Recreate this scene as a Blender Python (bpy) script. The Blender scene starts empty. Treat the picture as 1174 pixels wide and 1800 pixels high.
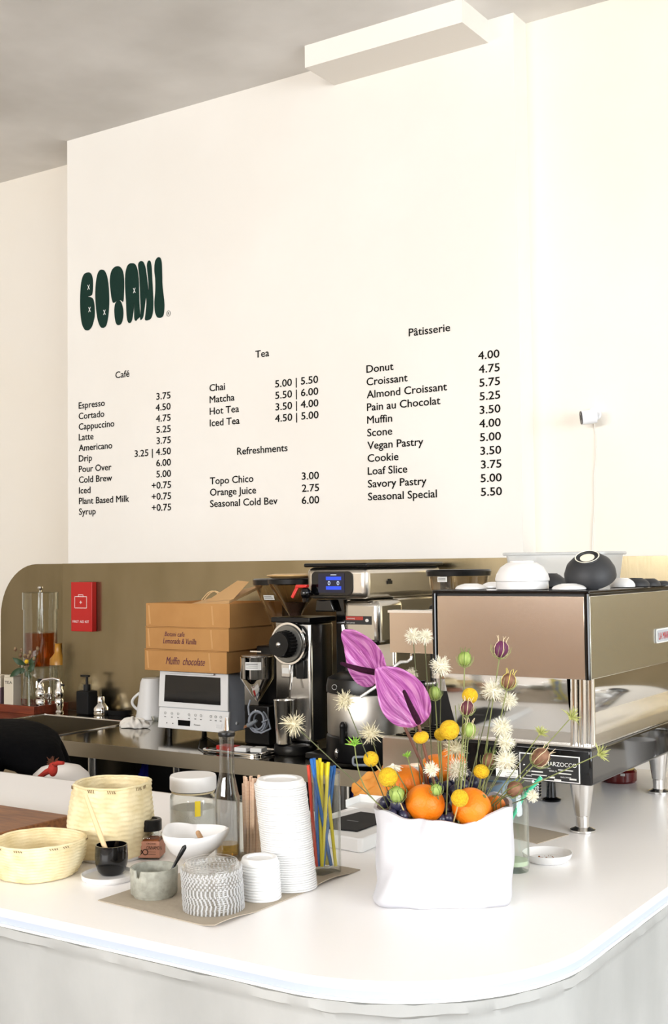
import bpy, bmesh, math, random
from mathutils import Vector, Matrix, noise
import numpy as np
R = math.radians
PI = math.pi
rnd = random.Random(7)
scene = bpy.context.scene

# ------------------------------------------------------------------ camera
F_PX, YAW, PITCH, ROLL, EYE = 2104.8, R(33.55), R(2.433), R(0.683), 1.53
CAM = Vector((0, 0, EYE))
FW = Vector((-math.sin(YAW)*math.cos(PITCH), math.cos(YAW)*math.cos(PITCH), math.sin(PITCH)))
_r = FW.cross(Vector((0, 0, 1))).normalized(); _u = _r.cross(FW)
CX = _r*math.cos(ROLL) - _u*math.sin(ROLL)
CY = _r*math.sin(ROLL) + _u*math.cos(ROLL)
cam_data = bpy.data.cameras.new('camera'); cam = bpy.data.objects.new('camera', cam_data)
scene.collection.objects.link(cam)
cam.matrix_world = Matrix(((CX.x, CY.x, -FW.x, 0), (CX.y, CY.y, -FW.y, 0), (CX.z, CY.z, -FW.z, EYE), (0, 0, 0, 1)))
cam_data.sensor_fit = 'HORIZONTAL'; cam_data.sensor_width = 36; cam_data.lens = F_PX/1174*36
cam_data.clip_start = 0.05; cam_data.clip_end = 200
scene.camera = cam
# ------------------------------------------------------------------ light and exposure
scene.view_settings.view_transform = 'Standard'; scene.view_settings.look = 'None'
scene.view_settings.gamma = 1; scene.view_settings.use_curve_mapping = False
scene.view_settings.exposure = 0.0
scene.cycles.transparent_max_bounces = 96; scene.cycles.max_bounces = 12; scene.cycles.glossy_bounces = 8; scene.cycles.diffuse_bounces = 6; scene.cycles.caustics_reflective = False; scene.cycles.caustics_refractive = False
w = bpy.data.worlds.new('world'); scene.world = w; w.use_nodes = True
nt = w.node_tree; bg = nt.nodes['Background']
tc = nt.nodes.new('ShaderNodeTexCoord'); sx = nt.nodes.new('ShaderNodeSeparateXYZ'); cr = nt.nodes.new('ShaderNodeValToRGB')
nt.links.new(tc.outputs['Generated'], sx.inputs[0]); nt.links.new(sx.outputs['Z'], cr.inputs[0]); nt.links.new(cr.outputs[0], bg.inputs[0])
cr.color_ramp.elements[0].position = 0.0; cr.color_ramp.elements[0].color = (0.80, 0.88, 1.0, 1)
cr.color_ramp.elements[1].position = 0.7; cr.color_ramp.elements[1].color = (0.50, 0.68, 1.0, 1)
bg.inputs[1].default_value = 2.2
def area(name, loc, target, sx_, sy_, power, color):
    l = bpy.data.lights.new(name, 'AREA'); l.shape = 'RECTANGLE'; l.size = sx_; l.size_y = sy_; l.energy = power; l.color = color
    o = bpy.data.objects.new(name, l); scene.collection.objects.link(o); o.location = loc
    o.rotation_euler = (Vector(target)-Vector(loc)).to_track_quat('-Z', 'Y').to_euler(); return o
area('window_daylight', (4.85, -0.2, 2.0), (-3, -0.2, 1.85), 5.6, 2.6, 360, (0.95, 0.985, 1.0))
area('added_front_fill', (-2.2, -6.35, 2.75), (-2.4, 4.0, 2.3), 6.6, 1.0, 560, (1.0, 0.99, 0.98))  # unseen source, added to light the menu wall evenly from the front

# ------------------------------------------------------------------ helpers
def ray(px, py): return FW + CX*((px-587)/F_PX) - CY*((py-900)/F_PX)
def at(px, py, ax, v):
    d = ray(px, py); t = (v-CAM[ax])/d[ax]; return CAM + d*t
def dp(px, py, dist): return CAM + ray(px, py)*dist
def depth(P): return (Vector(P)-CAM).dot(FW)
def proj(P):
    P = Vector(P)-CAM; z = P.dot(FW); return 587+F_PX*P.dot(CX)/z, 900-F_PX*P.dot(CY)/z
def mpp(P): return depth(P)/F_PX
def stand(px, yb, w, z):
    """centre on the plane z and radius of a round thing whose nearest base point shows at (px, yb) and that is w wide"""
    P = at(px, yb, 2, z); d = Vector((P.x, P.y, 0)).normalized(); r = 0.0
    for _ in range(6):
        r = w*0.5*mpp(P+d*r)
    c = P + d*r; c.z = z; return c, r
def zat(c, py):
    lo, hi = 0.0, 4.0
    for _ in range(40):
        m = (lo+hi)/2
        if proj((c[0], c[1], m))[1] > py: lo = m
        else: hi = m
    return lo
def lin(c):
    c = c/255.0
    return c/12.92 if c <= 0.04045 else ((c+0.055)/1.055)**2.4
def rgb(r, g, b): return (lin(r), lin(g), lin(b), 1)

class MB:
    def __init__(s): s.v = []; s.f = []; s.M = Matrix()
    def at(s, M): s.M = M; return s
    def add(s, vs, fs):
        n = len(s.v); s.v += [tuple(s.M @ Vector(v)) for v in vs]; s.f += [tuple(n+i for i in f) for f in fs]; return s
    def box(s, a, b):
        (x0, y0, z0), (x1, y1, z1) = a, b
        return s.add([(x0,y0,z0),(x1,y0,z0),(x1,y1,z0),(x0,y1,z0),(x0,y0,z1),(x1,y0,z1),(x1,y1,z1),(x0,y1,z1)],
                     [(0,3,2,1),(4,5,6,7),(0,1,5,4),(1,2,6,5),(2,3,7,6),(3,0,4,7)])
    def quadbox(s, q, t):
        """four corners and a thickness vector"""
        t = Vector(t); q = [Vector(p) for p in q]
        return s.add(q+[p+t for p in q], [(0,3,2,1),(4,5,6,7),(0,1,5,4),(1,2,6,5),(2,3,7,6),(3,0,4,7)])
    def lathe(s, prof, seg=32, cx=0, cy=0, sxy=(1, 1), fn=None):
        vs = []; fs = []; n = len(prof)
        for i in range(seg):
            a = 2*PI*i/seg; ca, sa = math.cos(a), math.sin(a)
            for j, (r, z) in enumerate(prof):
                if fn: r, z = fn(a, j, r, z)
                vs.append((cx+r*ca*sxy[0], cy+r*sa*sxy[1], z))
        for i in range(seg):
            k = (i+1) % seg
            for j in range(n-1):
                a, b, c, d = i*n+j, k*n+j, k*n+j+1, i*n+j+1
                if prof[j][0] == 0 and prof[j+1][0] == 0: continue
                if prof[j][0] == 0: fs.append((a, c, d))
                elif prof[j+1][0] == 0: fs.append((a, b, d))
                else: fs.append((a, b, c, d))
        return s.add(vs, fs)
    def cyl(s, a, b, r0, r1=None, seg=16, cap=True):
        a, b = Vector(a), Vector(b); r1 = r0 if r1 is None else r1
        q = (b-a).to_track_quat('Z', 'Y').to_matrix()
        vs = []; 
        for P, r in ((a, r0), (b, r1)):
            for i in range(seg):
                t = 2*PI*i/seg; vs.append(P + q @ Vector((r*math.cos(t), r*math.sin(t), 0)))
        fs = [(i, (i+1) % seg, seg+(i+1) % seg, seg+i) for i in range(seg)]
        if cap: fs += [tuple(range(seg))[::-1], tuple(range(seg, 2*seg))]
        return s.add(vs, fs)
    def tube(s, pts, r, seg=8, closed=False):
        pts = [Vector(p) for p in pts]; n = len(pts); vs = []; fs = []
        rs = r if isinstance(r, (list, tuple)) else [r]*n
        nrm = None
        for i, p in enumerate(pts):
            t = (pts[(i+1) % n]-pts[i-1]) if closed else (pts[min(i+1, n-1)]-pts[max(i-1, 0)])
            if t.length < 1e-9: t = Vector((0, 0, 1))
            t.normalize()
            if nrm is None: nrm = t.orthogonal().normalized()
            nrm = (nrm - t*nrm.dot(t))
            nrm = nrm.normalized() if nrm.length > 1e-6 else t.orthogonal().normalized()
            b = t.cross(nrm)
            for k in range(seg):
                a = 2*PI*k/seg; vs.append(p + (nrm*math.cos(a)+b*math.sin(a))*rs[i])
        for i in range(n if closed else n-1):
            j = (i+1) % n
            for k in range(seg):
                fs.append((i*seg+k, i*seg+(k+1) % seg, j*seg+(k+1) % seg, j*seg+k))
        if not closed: fs += [tuple(range(seg))[::-1], tuple(range((n-1)*seg, n*seg))]
        return s.add(vs, fs)
    def prism(s, pts, o, ex, ey, t):
        """2-D outline pts in the plane (o, ex, ey), extruded by the vector t"""
        o, ex, ey, t = map(Vector, (o, ex, ey, t)); n = len(pts)
        vs = [o+ex*a+ey*b for a, b in pts]; vs += [v+t for v in vs]
        return s.add(vs, [tuple(range(n))[::-1], tuple(range(n, 2*n))]+[(i, (i+1) % n, n+(i+1) % n, n+i) for i in range(n)])
    def ball(s, c, r, seg=20, rings=12, sc=(1, 1, 1), rot=None):
        vs = []; fs = []; c = Vector(c); q = rot or Matrix.Identity(3)
        for j in range(rings+1):
            t = PI*j/rings
            for i in range(seg):
                a = 2*PI*i/seg
                vs.append(c + q @ Vector((r*sc[0]*math.sin(t)*math.cos(a), r*sc[1]*math.sin(t)*math.sin(a), -r*sc[2]*math.cos(t))))
        for j in range(rings):
            for i in range(seg):
                fs.append((j*seg+i, j*seg+(i+1) % seg, (j+1)*seg+(i+1) % seg, (j+1)*seg+i))
        return s.add(vs, fs)
    def build(s, name, m, parent=None, smooth=True, bev=0, ang=35, sub=0, label=None, loc=None, kind=None):
        me = bpy.data.meshes.new(name); me.from_pydata(s.v, [], s.f)
        bm = bmesh.new(); bm.from_mesh(me)
        bmesh.ops.remove_doubles(bm, verts=bm.verts, dist=1e-6)
        bmesh.ops.dissolve_degenerate(bm, edges=bm.edges, dist=1e-7)
        big = [f for f in bm.faces if len(f.verts) > 4]
        if big: bmesh.ops.triangulate(bm, faces=big)
        bmesh.ops.recalc_face_normals(bm, faces=bm.faces)
        bm.to_mesh(me); bm.free()
        me.materials.append(m)
        if smooth:
            me.shade_smooth()
            me.set_sharp_from_angle(angle=R(ang))
        o = bpy.data.objects.new(name, me); scene.collection.objects.link(o)
        if parent: o.parent = parent
        if loc is not None: o.location = loc
        if bev:
            b = o.modifiers.new('bevel', 'BEVEL'); b.width = bev; b.segments = 3; b.limit_method = 'ANGLE'; b.angle_limit = R(40); b.harden_normals = False
        if sub:
            b = o.modifiers.new('sub', 'SUBSURF'); b.levels = sub; b.render_levels = sub
        if label: o['label'] = label
        if kind: o['kind'] = kind
        return o
def tag(o, label, cat, group=None):
    o['label'] = label; o['category'] = cat
    if group: o['group'] = group
    return o
def thing(name, label, cat, loc=(0, 0, 0), rz=0, group=None, rot=None):
    o = bpy.data.objects.new(name, None); scene.collection.objects.link(o); o.empty_display_size = 0.05
    o.location = loc; o.rotation_euler = rot if rot else (0, 0, rz)
    return tag(o, label, cat, group)
def struct(name, mb, m, **k):
    o = mb.build(name, m, **k); o['kind'] = 'structure'; return o
def dup(root, loc=None, label=None, rot=None, scale=None):
    def cp(o, par):
        c = o.copy(); scene.collection.objects.link(c); c.parent = par
        for ch in kids.get(o.name, []): cp(ch, c)
        return c
    kids = {}
    def scan(o):
        kids[o.name] = list(o.children)
        for c in o.children: scan(c)
    scan(root)
    r = cp(root, None)
    if loc is not None: r.location = loc
    if rot is not None: r.rotation_euler = rot
    if scale is not None: r.scale = scale
    if label: r['label'] = label
    return r

# ------------------------------------------------------------------ materials
_m = {}
def mat(name, col, rough=0.5, metal=0, bump=0, bscale=40, stretch=(1, 1, 1), col2=None, cscale=6, cstretch=(1, 1, 1), spec=0.5, emit=None, es=1, coat=0, sss=0, detail=6, ramp=(0.35, 0.65)):
    if name in _m: return _m[name]
    m = bpy.data.materials.new(name); m.use_nodes = True; nt = m.node_tree; b = nt.nodes['Principled BSDF']
    b.inputs['Base Color'].default_value = col; b.inputs['Roughness'].default_value = rough; b.inputs['Metallic'].default_value = metal
    b.inputs['Specular IOR Level'].default_value = spec; b.inputs['Coat Weight'].default_value = coat
    if sss: b.inputs['Subsurface Weight'].default_value = sss; b.inputs['Subsurface Radius'].default_value = (0.01, 0.006, 0.003)
    if emit: b.inputs['Emission Color'].default_value = emit; b.inputs['Emission Strength'].default_value = es
    def coord(st):
        t = nt.nodes.new('ShaderNodeTexCoord'); mp = nt.nodes.new('ShaderNodeMapping'); mp.inputs['Scale'].default_value = st
        nt.links.new(t.outputs['Object'], mp.inputs[0]); return mp.outputs[0]
    if col2:
        n = nt.nodes.new('ShaderNodeTexNoise'); n.inputs['Scale'].default_value = cscale; n.inputs['Detail'].default_value = detail
        nt.links.new(coord(cstretch), n.inputs['Vector'])
        c = nt.nodes.new('ShaderNodeValToRGB'); c.color_ramp.elements[0].position = ramp[0]; c.color_ramp.elements[1].position = ramp[1]
        c.color_ramp.elements[0].color = col; c.color_ramp.elements[1].color = col2
        nt.links.new(n.outputs[0], c.inputs[0]); nt.links.new(c.outputs[0], b.inputs['Base Color'])
    if bump:
        n = nt.nodes.new('ShaderNodeTexNoise'); n.inputs['Scale'].default_value = bscale; n.inputs['Detail'].default_value = 4
        nt.links.new(coord(stretch), n.inputs['Vector'])
        bp = nt.nodes.new('ShaderNodeBump'); bp.inputs['Strength'].default_value = bump; bp.inputs['Distance'].default_value = 0.01
        nt.links.new(n.outputs[0], bp.inputs['Height']); nt.links.new(bp.outputs[0], b.inputs['Normal'])
    _m[name] = m; return m
def glass(name, tint=(0.97, 0.98, 0.97, 1), edge=(0.45, 0.5, 0.48, 1), refl=1.0, rough=0.02, milk=0):
    """thin clear sheet: tinted transparency plus a fresnel reflection"""
    if name in _m: return _m[name]
    m = bpy.data.materials.new(name); m.use_nodes = True; nt = m.node_tree
    nt.nodes.remove(nt.nodes['Principled BSDF']); out = nt.nodes['Material Output']
    lw = nt.nodes.new('ShaderNodeLayerWeight'); lw.inputs[0].default_value = 0.35
    mc = nt.nodes.new('ShaderNodeValToRGB'); mc.color_ramp.elements[0].color = tint; mc.color_ramp.elements[1].color = edge
    mc.color_ramp.elements[0].position = 0.35; mc.color_ramp.elements[1].position = 0.95
    nt.links.new(lw.outputs['Facing'], mc.inputs[0])
    tr = nt.nodes.new('ShaderNodeBsdfTransparent'); nt.links.new(mc.outputs[0], tr.inputs[0])
    gl = nt.nodes.new('ShaderNodeBsdfGlossy'); gl.inputs['Roughness'].default_value = rough; gl.inputs[0].default_value = (refl, refl, refl, 1)
    pw = nt.nodes.new('ShaderNodeMath'); pw.operation = 'POWER'; pw.inputs[1].default_value = 3.2
    lf = nt.nodes.new('ShaderNodeLayerWeight'); lf.inputs[0].default_value = 0.5; nt.links.new(lf.outputs['Facing'], pw.inputs[0])
    fr = nt.nodes.new('ShaderNodeMath'); fr.operation = 'MULTIPLY_ADD'; fr.inputs[1].default_value = 0.75; fr.inputs[2].default_value = 0.04; nt.links.new(pw.outputs[0], fr.inputs[0])
    mx = nt.nodes.new('ShaderNodeMixShader'); nt.links.new(fr.outputs[0], mx.inputs[0]); nt.links.new(tr.outputs[0], mx.inputs[1]); nt.links.new(gl.outputs[0], mx.inputs[2])
    res = mx.outputs[0]
    if milk:
        df = nt.nodes.new('ShaderNodeBsdfDiffuse'); df.inputs[0].default_value = (.93, .94, .95, 1); tl = nt.nodes.new('ShaderNodeBsdfTranslucent'); tl.inputs[0].default_value = (.93, .94, .95, 1)
        m1_ = nt.nodes.new('ShaderNodeMixShader'); nt.links.new(df.outputs[0], m1_.inputs[1]); nt.links.new(tl.outputs[0], m1_.inputs[2])
        m2_ = nt.nodes.new('ShaderNodeMixShader'); m2_.inputs[0].default_value = milk; nt.links.new(res, m2_.inputs[1]); nt.links.new(m1_.outputs[0], m2_.inputs[2]); res = m2_.outputs[0]
    nt.links.new(res, out.inputs[0]); _m[name] = m; return m

plaster = mat('wall_plaster', rgb(233,229,222), 0.75, bump=0.12, bscale=5, col2=rgb(239,236,230), cscale=1.1)
plaster_side = mat('wall_plaster_side', rgb(236,229,216), 0.75, bump=0.1, bscale=5, col2=rgb(239,234,225), cscale=0.9)
ceil_m = mat('ceiling_plaster', rgb(208,205,201), 0.7, bump=0.08, bscale=6, col2=rgb(236,234,232), cscale=1.3, detail=4)
bar_plaster = mat('bar_plaster', rgb(166,167,165), 0.75, bump=0.25, bscale=14, stretch=(1,1,0.5), col2=rgb(182,183,181), cscale=5, cstretch=(1,1,0.6))
white_top = mat('white_worktop', rgb(249,247,246), 0.34, col2=rgb(252,250,249), cscale=2)
steel = mat('brushed_steel', (0.42,0.37,0.28,1), 0.24, 1, bump=0.02, bscale=30, stretch=(40,40,1))
steel_h = mat('brushed_steel_fine', (0.56,0.54,0.50,1), 0.38, 1, bump=0.015, bscale=40, stretch=(1,1,40))
splash_m = mat('backsplash_steel', (0.30,0.25,0.15,1), 0.24, 1, bump=0.02, bscale=18, stretch=(6,6,1), col2=(0.37,0.31,0.20,1), cscale=1.5, cstretch=(3,3,1))
counter_steel = mat('counter_steel', (0.42,0.38,0.30,1), 0.10, 1, bump=0.01, bscale=12)
chrome = mat('polished_chrome', (0.86,0.86,0.86,1), 0.05, 1)
chrome_soft = mat('satin_chrome', (0.74,0.73,0.71,1), 0.2, 1)
black = mat('black_plastic', rgb(11,11,12), 0.3, spec=.35)
black_gloss = mat('black_gloss', rgb(6,6,8), 0.08, coat=0.3, spec=.4)
black_matte = mat('black_matte', rgb(15,15,16), 0.65, spec=.25)
white_plastic = mat('white_plastic', rgb(228,228,227), 0.35)
white_ceramic = mat('white_ceramic', rgb(228,227,226), 0.22)
matte_white = mat('matte_white_ceramic', rgb(198,198,203), 0.6, bump=0.06, bscale=18)
white_print = mat('white_print', rgb(240,240,238), 0.5)
ink = mat('black_ink', rgb(18,17,15), 0.8, spec=.15)
green_ink = mat('green_paint', rgb(7,44,36), 0.7, bump=0.1, bscale=60, spec=.25)
clear = glass('clear_glass')
clear2 = glass('clear_plastic', (0.985,0.985,0.98,1), (0.86,0.86,0.86,1), milk=0.03)
frost = glass('frosted_plastic', (0.95,0.96,0.96,1), (0.8,0.82,0.82,1), rough=0.25, milk=0.35)
red_m = mat('red_enamel', rgb(186,28,26), 0.4)

# ------------------------------------------------------------------ text
OFFS = 0.0
def text_mesh(body, align='LEFT'):
    cu = bpy.data.curves.new('t', 'FONT'); cu.body = body; cu.align_x = align; cu.size = 1; cu.resolution_u = 3; cu.offset = OFFS
    o = bpy.data.objects.new('t', cu); scene.collection.objects.link(o)
    dg = bpy.context.evaluated_depsgraph_get(); me = bpy.data.meshes.new_from_object(o.evaluated_get(dg))
    bpy.data.objects.remove(o); bpy.data.curves.remove(cu); return me
CAP = None
def text(name, body, m, o, ex, ey, parent=None, width=None, cap=None, align='LEFT', label=None, shear=0, bold=0):
    """flat lettering: baseline start o, unit directions ex (reading) and ey (up), cap height in metres"""
    global CAP
    if CAP is None:
        h = text_mesh('H'); CAP = max(v.co.y for v in h.vertices)
    me = text_mesh(body); xs = [v.co.x for v in me.vertices]
    x0, x1 = min(xs), max(xs); sy = (cap or 0.01)/CAP
    sxx = width/(x1-x0) if width else sy
    if cap is None: sy = sxx
    o, ex, ey = Vector(o), Vector(ex).normalized(), Vector(ey).normalized()
    L = (x1-x0)*sxx; off = {'LEFT': 0, 'RIGHT': -L, 'CENTER': -L/2}[align]
    nv = ex.cross(ey)
    P = parent.matrix_world.inverted() if parent else Matrix()
    for v in me.vertices:
        q = o + ex*((v.co.x-x0)*sxx+off+shear*v.co.y*sy) + ey*(v.co.y*sy); v.co = P @ q
    me.materials.clear(); me.materials.append(m)
    if bold:
        V = [v.co.copy() for v in me.vertices]; Fc = [tuple(p.vertices) for p in me.polygons]; n_ = len(V); e1 = (P.to_3x3() @ ex)*(bold*sy); e2 = (P.to_3x3() @ ey)*(bold*sy); e3 = (P.to_3x3() @ nv)*.00006
        vv = []; ff = []
        for k, (i, j) in enumerate(((0,0),(1,0),(-1,0),(0,1),(0,-1),(.7,.7),(-.7,.7),(.7,-.7),(-.7,-.7))):
            vv += [v+e1*i+e2*j+e3*k for v in V]; ff += [tuple(n_*k+q for q in f) for f in Fc]
        me = bpy.data.meshes.new(name); me.from_pydata([tuple(v) for v in vv], [], ff); me.materials.append(m)
    ob = bpy.data.objects.new(name, me); scene.collection.objects.link(ob)
    if parent: ob.parent = parent
    if label: ob['label'] = label
    return ob

# ------------------------------------------------------------------ the room
D, DL, DR, H = 4.0, 4.24, 4.11, 3.555        # menu wall, recess left and right, ceiling height
XL = at(118, 248, 1, D).x; XR = at(911, 500, 1, D).x
XW, XE, YS = -6.2, 5.0, -6.5
wood_dark = mat('front_wall_wood', rgb(160,130,98), 0.6, col2=rgb(136,106,76), cscale=3, cstretch=(1,1,6))
floor_m = mat('concrete_floor', rgb(150,144,136), 0.5, col2=rgb(168,162,154), cscale=3)
struct('floor', MB().box((XW, YS, -0.1), (XE+6, DL+.1, 0)), floor_m, smooth=False)
struct('ceiling', MB().box((XW, YS, H), (XE, DL+.1, H+0.12)), ceil_m, smooth=False)
w_back = struct('wall_back', MB().box((XW, DL, 0), (XL+0.1, DL+0.1, H)).box((XL, D+.14, 0), (XE, D+.24, H)), plaster_side, smooth=False)
w_menu = struct('wall_center', MB().box((XL, D, 0), (XR, D+0.3, H)), plaster, smooth=False)
struct('wall_alcove', MB().box((XR, DR, 0), (XE, DR+.06, H)), plaster_side, smooth=False)
struct('wall_left', MB().box((XW-0.1, YS, 0), (XW, DL+.1, H)), mat('left_wall_paint', rgb(196,184,166), 0.7), smooth=False)
struct('wall_front', MB().box((XW, YS-0.1, 0), (XE, YS, 2.2)).box((XW, YS-0.1, 3.3), (XE, YS, H)).box((XW, YS-0.1, 2.2), (-5.5, YS, 3.3)).box((1.1, YS-0.1, 2.2), (XE, YS, 3.3)), wood_dark, smooth=False)
mb = MB().box((-5.5, YS-.08, 2.2), (1.1, YS-.02, 2.26)).box((-5.5, YS-.08, 3.24), (1.1, YS-.02, 3.3))
for x in (-5.5, -3.32, -1.12, 1.04): mb.box((x, YS-.08, 2.26), (x+.06, YS-.02, 3.24))
struct('added_window', mb, mat('black_matte', rgb(24,24,25), 0.65), smooth=False)  # unseen high window in the front wall, added to go with the front fill
# storefront side: piers, sill and lintel round the big window
rw = MB().box((XE, YS, 0), (XE+0.15, -3.0, H)).box((XE, 3.3, 0), (XE+0.15, DR, H)).box((XE, -3.0, 0), (XE+0.15, 3.3, 0.6)).box((XE, -3.0, 3.25), (XE+0.15, 3.3, H))
struct('wall_right', rw, plaster_side, smooth=False)
wf = struct('window_1', MB().box((XE+.03, -3.0, 0.6), (XE+0.11, -2.92, 3.25)).box((XE+.03, 3.22, 0.6), (XE+0.11, 3.3, 3.25)).box((XE+.03, -2.92, 0.6), (XE+0.11, 3.22, 0.68)).box((XE+.03, -2.92, 3.17), (XE+0.11, 3.22, 3.25)).box((XE+.04, 0.86, 0.68), (XE+0.10, 0.94, 3.17)), black_matte, smooth=False)
# beam box under the ceiling on the menu wall
bx0 = at(588, 150, 1, D); bx1 = at(858, 70, 1, D)
trim = struct('trim_1', MB().box((bx0.x, D-0.21, bx0.z), (bx1.x, D, H)), mat('beam_plaster', rgb(238,233,226), 0.75, bump=0.1, bscale=5), smooth=False)

# steel backsplash: one sheet on the menu wall, one set back in the left recess, one in the right alcove
ZS = at(500, 985.5, 1, D).z
def sheet_outline(x0, x1, z0, z1, r):
    pts = [(x0, z0), (x1, z0), (x1, z1)]
    for i in range(13):
        a = PI/2 + (PI/2)*i/12; pts.append((x0+r+r*math.cos(a), z1-r+r*math.sin(a)))
    return pts
XC = at(110, 1100, 1, D-.006).x
bs = thing('backsplash', 'long brushed steel backsplash sheet fixed under the painted menu', 'backsplash', (XL, D, 0.86))
MB().box((XC-XL, -0.006, 0), (XR-XL, -0.001, ZS-0.86)).build('steel_sheet', splash_m, bs, smooth=False)
bs = thing('backsplash', 'steel backsplash sheet with a rounded corner in the left recess behind the dispenser', 'backsplash', (XC, DL, 0.86))
xl0 = at(3, 1075, 1, DL).x; rr = at(66, 991, 1, DL).x - xl0
MB().prism(sheet_outline(xl0-XC, -.0015, 0, ZS-0.86, rr), (0, -0.006, 0), (1,0,0), (0,0,1), (0,.005,0)).build('steel_sheet', splash_m, bs, smooth=False)
MB().box((-.001, D-.006-DL, 0), (-.0003, -0.001, ZS-0.86)).build('steel_return', splash_m, bs, smooth=False)
bs = thing('backsplash', 'pale tan steel backsplash sheet in the alcove right of the painted wall', 'backsplash', (XR, DR, 0.86))
MB().box((.001, -0.006, 0), (XE-XR-.1, -0.001, ZS-0.86)).build('steel_sheet', splash_m, bs, smooth=False)

# ------------------------------------------------------------------ menu lettering
YW = D-0.0012
def wl(px, py): return at(px, py, 1, YW)
EX, EZ = Vector((1,0,0)), Vector((0,0,1))
capm = 0.0
_a = wl(644.2, 655.4); _b = wl(644.2, 642.4); capm = _b.z-_a.z
def mline(body, P, align='LEFT', width=None, lab=None):
    global OFFS
    OFFS = 0.0
    o = text('menu_line', body, ink, P, EX, EZ, w_menu, cap=capm, align=align, width=width, label=lab, bold=.011)
    k = 1.2 if align == 'RIGHT' else 1.12; x = Vector(P).x
    for v in o.data.vertices: v.co.x = x+(v.co.x-x)*k
    OFFS = 0.0
    return o
def wof(px0, px1, py): return wl(px1, py).x-wl(px0, py).x
def column(items, l0, l1, r0, r1, n=None):
    """names left aligned from pixel l0 (first baseline) to l1 (last), prices right aligned r0 to r1"""
    n = len(items); A, B, C, E_ = wl(*l0), wl(*l1), wl(*r0), wl(*r1)
    for i, (nm, pr) in enumerate(items):
        t = i/(n-1); P = A.lerp(B, t); Q = C.lerp(E_, t)
        mline(nm, (A.x, YW, P.z)); mline(pr, (C.x, YW, Q.z), 'RIGHT')
column([('Espresso','3.75'),('Cortado','4.50'),('Cappuccino','4.75'),('Latte','5.25'),('Americano','3.75'),('Drip','3.25 | 4.50'),('Pour Over','6.00'),('Cold Brew','5.00'),('Iced','+0.75'),('Plant Based Milk','+0.75'),('Syrup','+0.75')], (138.4,718.5), (140.2,905), (299.5,700), (302.4,896.8))
column([('Chai','5.00 | 5.50'),('Matcha','5.50 | 6.00'),('Hot Tea','3.50 | 4.00'),('Iced Tea','4.50 | 5.00')], (368.4,688), (368.8,749.6), (559,672.7), (559.4,734.9))
column([('Topo Chico','3.00'),('Orange Juice','2.75'),('Seasonal Cold Bev','6.00')], (369.2,851.4), (369.4,891.5), (560.4,841.6), (560.4,884.5))
column([('Donut','4.00'),('Croissant','4.75'),('Almond Croissant','5.75'),('Pain au Chocolat','5.25'),('Muffin','3.50'),('Scone','4.00'),('Vegan Pastry','5.00'),('Cookie','3.50'),('Loaf Slice','3.75'),('Savory Pastry','5.00'),('Seasonal Special','5.50')], (644.2,655.4), (644.2,879.7), (877.7,628), (879.7,870.2))
mline('Caf\u00e9', wl(203, 665)); mline('Tea', wl(449, 629)); mline('Refreshments', wl(417, 799.5)); mline('P\u00e2tisserie', wl(718.6, 591.3))
# shop logo: fat rounded letters painted on the wall (outlines in a 1174-unit crop of the wall)
def smooth_loop(pts, k=5):
    n = len(pts); out = []
    for i in range(n):
        p0, p1, p2, p3 = (Vector((*pts[(i+j) % n], 0)) for j in (-1, 0, 1, 2))
        for s in range(k):
            t = s/k
            q = 0.5*((2*p1)+(-p0+p2)*t+(2*p0-5*p1+4*p2-p3)*t*t+(-p0+3*p1-3*p2+p3)*t**3); out.append((q.x, q.y))
    return out
LOGO = dict(
 B=[(265,288),(292,296),(308,340),(310,420),(304,475),(292,488),(268,497),(290,500),(314,520),(325,590),(324,670),(305,745),(283,778),(262,787),(238,778),(215,730),(204,650),(200,560),(202,450),(212,360),(232,305)],
 O=[(388,264),(412,276),(434,330),(447,430),(450,550),(444,650),(428,735),(410,760),(394,765),(374,755),(352,700),(337,600),(330,480),(336,370),(350,300),(368,270)],
 T=[(522,234),(550,246),(570,285),(578,350),(578,430),(572,535),(555,532),(540,527),(556,550),(571,610),(570,670),(556,725),(530,742),(510,728),(498,680),(494,610),(500,560),(512,538),(485,550),(470,510),(460,430),(455,360),(464,290),(488,248)],
 A=[(642,209),(672,216),(692,260),(704,340),(707,450),(710,560),(716,640),(716,668),(694,690),(680,705),(667,690),(664,640),(664,548),(660,610),(650,680),(640,712),(626,724),(610,712),(600,660),(594,540),(588,440),(586,350),(590,290),(602,240),(620,215)],
 N=[(726,190),(745,200),(762,245),(772,310),(782,390),(788,444),(786,360),(778,280),(774,230),(780,198),(792,185),(806,196),(816,250),(820,340),(826,450),(830,560),(824,640),(808,685),(780,700),(757,694),(762,640),(770,560),(766,505),(756,580),(745,660),(732,690),(716,690),(720,610),(716,500),(712,400),(708,320),(700,250),(700,215),(710,197)],
 I=[(872,157),(892,166),(902,210),(905,300),(908,400),(918,490),(925,570),(918,650),(900,675),(878,679),(858,668),(842,620),(838,540),(846,450),(846,350),(838,280),(840,215),(852,175)])
for k, pts in LOGO.items():
    loop = [wl(100+x/4.892, 420+y/4.892) for x, y in smooth_loop(pts, 4)]
    P0 = loop[0]
    MB().prism([(p.x, p.z) for p in loop], (0, D-0.0012, 0), EX, EZ, (0,-0.0006,0)).build('logo_letter', green_ink, w_menu, smooth=False, label='fat rounded dark green painted letter '+k)
for (x, y) in ((273,438),(281,630),(409,654),(665,467)):
    text('logo_cross', 'x', white_print, at(100+(x-11)/4.892, 420+(y)/4.892, 1, D-0.0022), EX, EZ, w_menu, width=0.016, cap=0.035, label='small white cross on a green letter')
c = wl(100+960/4.892, 420+641/4.892); rr_ = 4.3*mpp(c)
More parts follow.
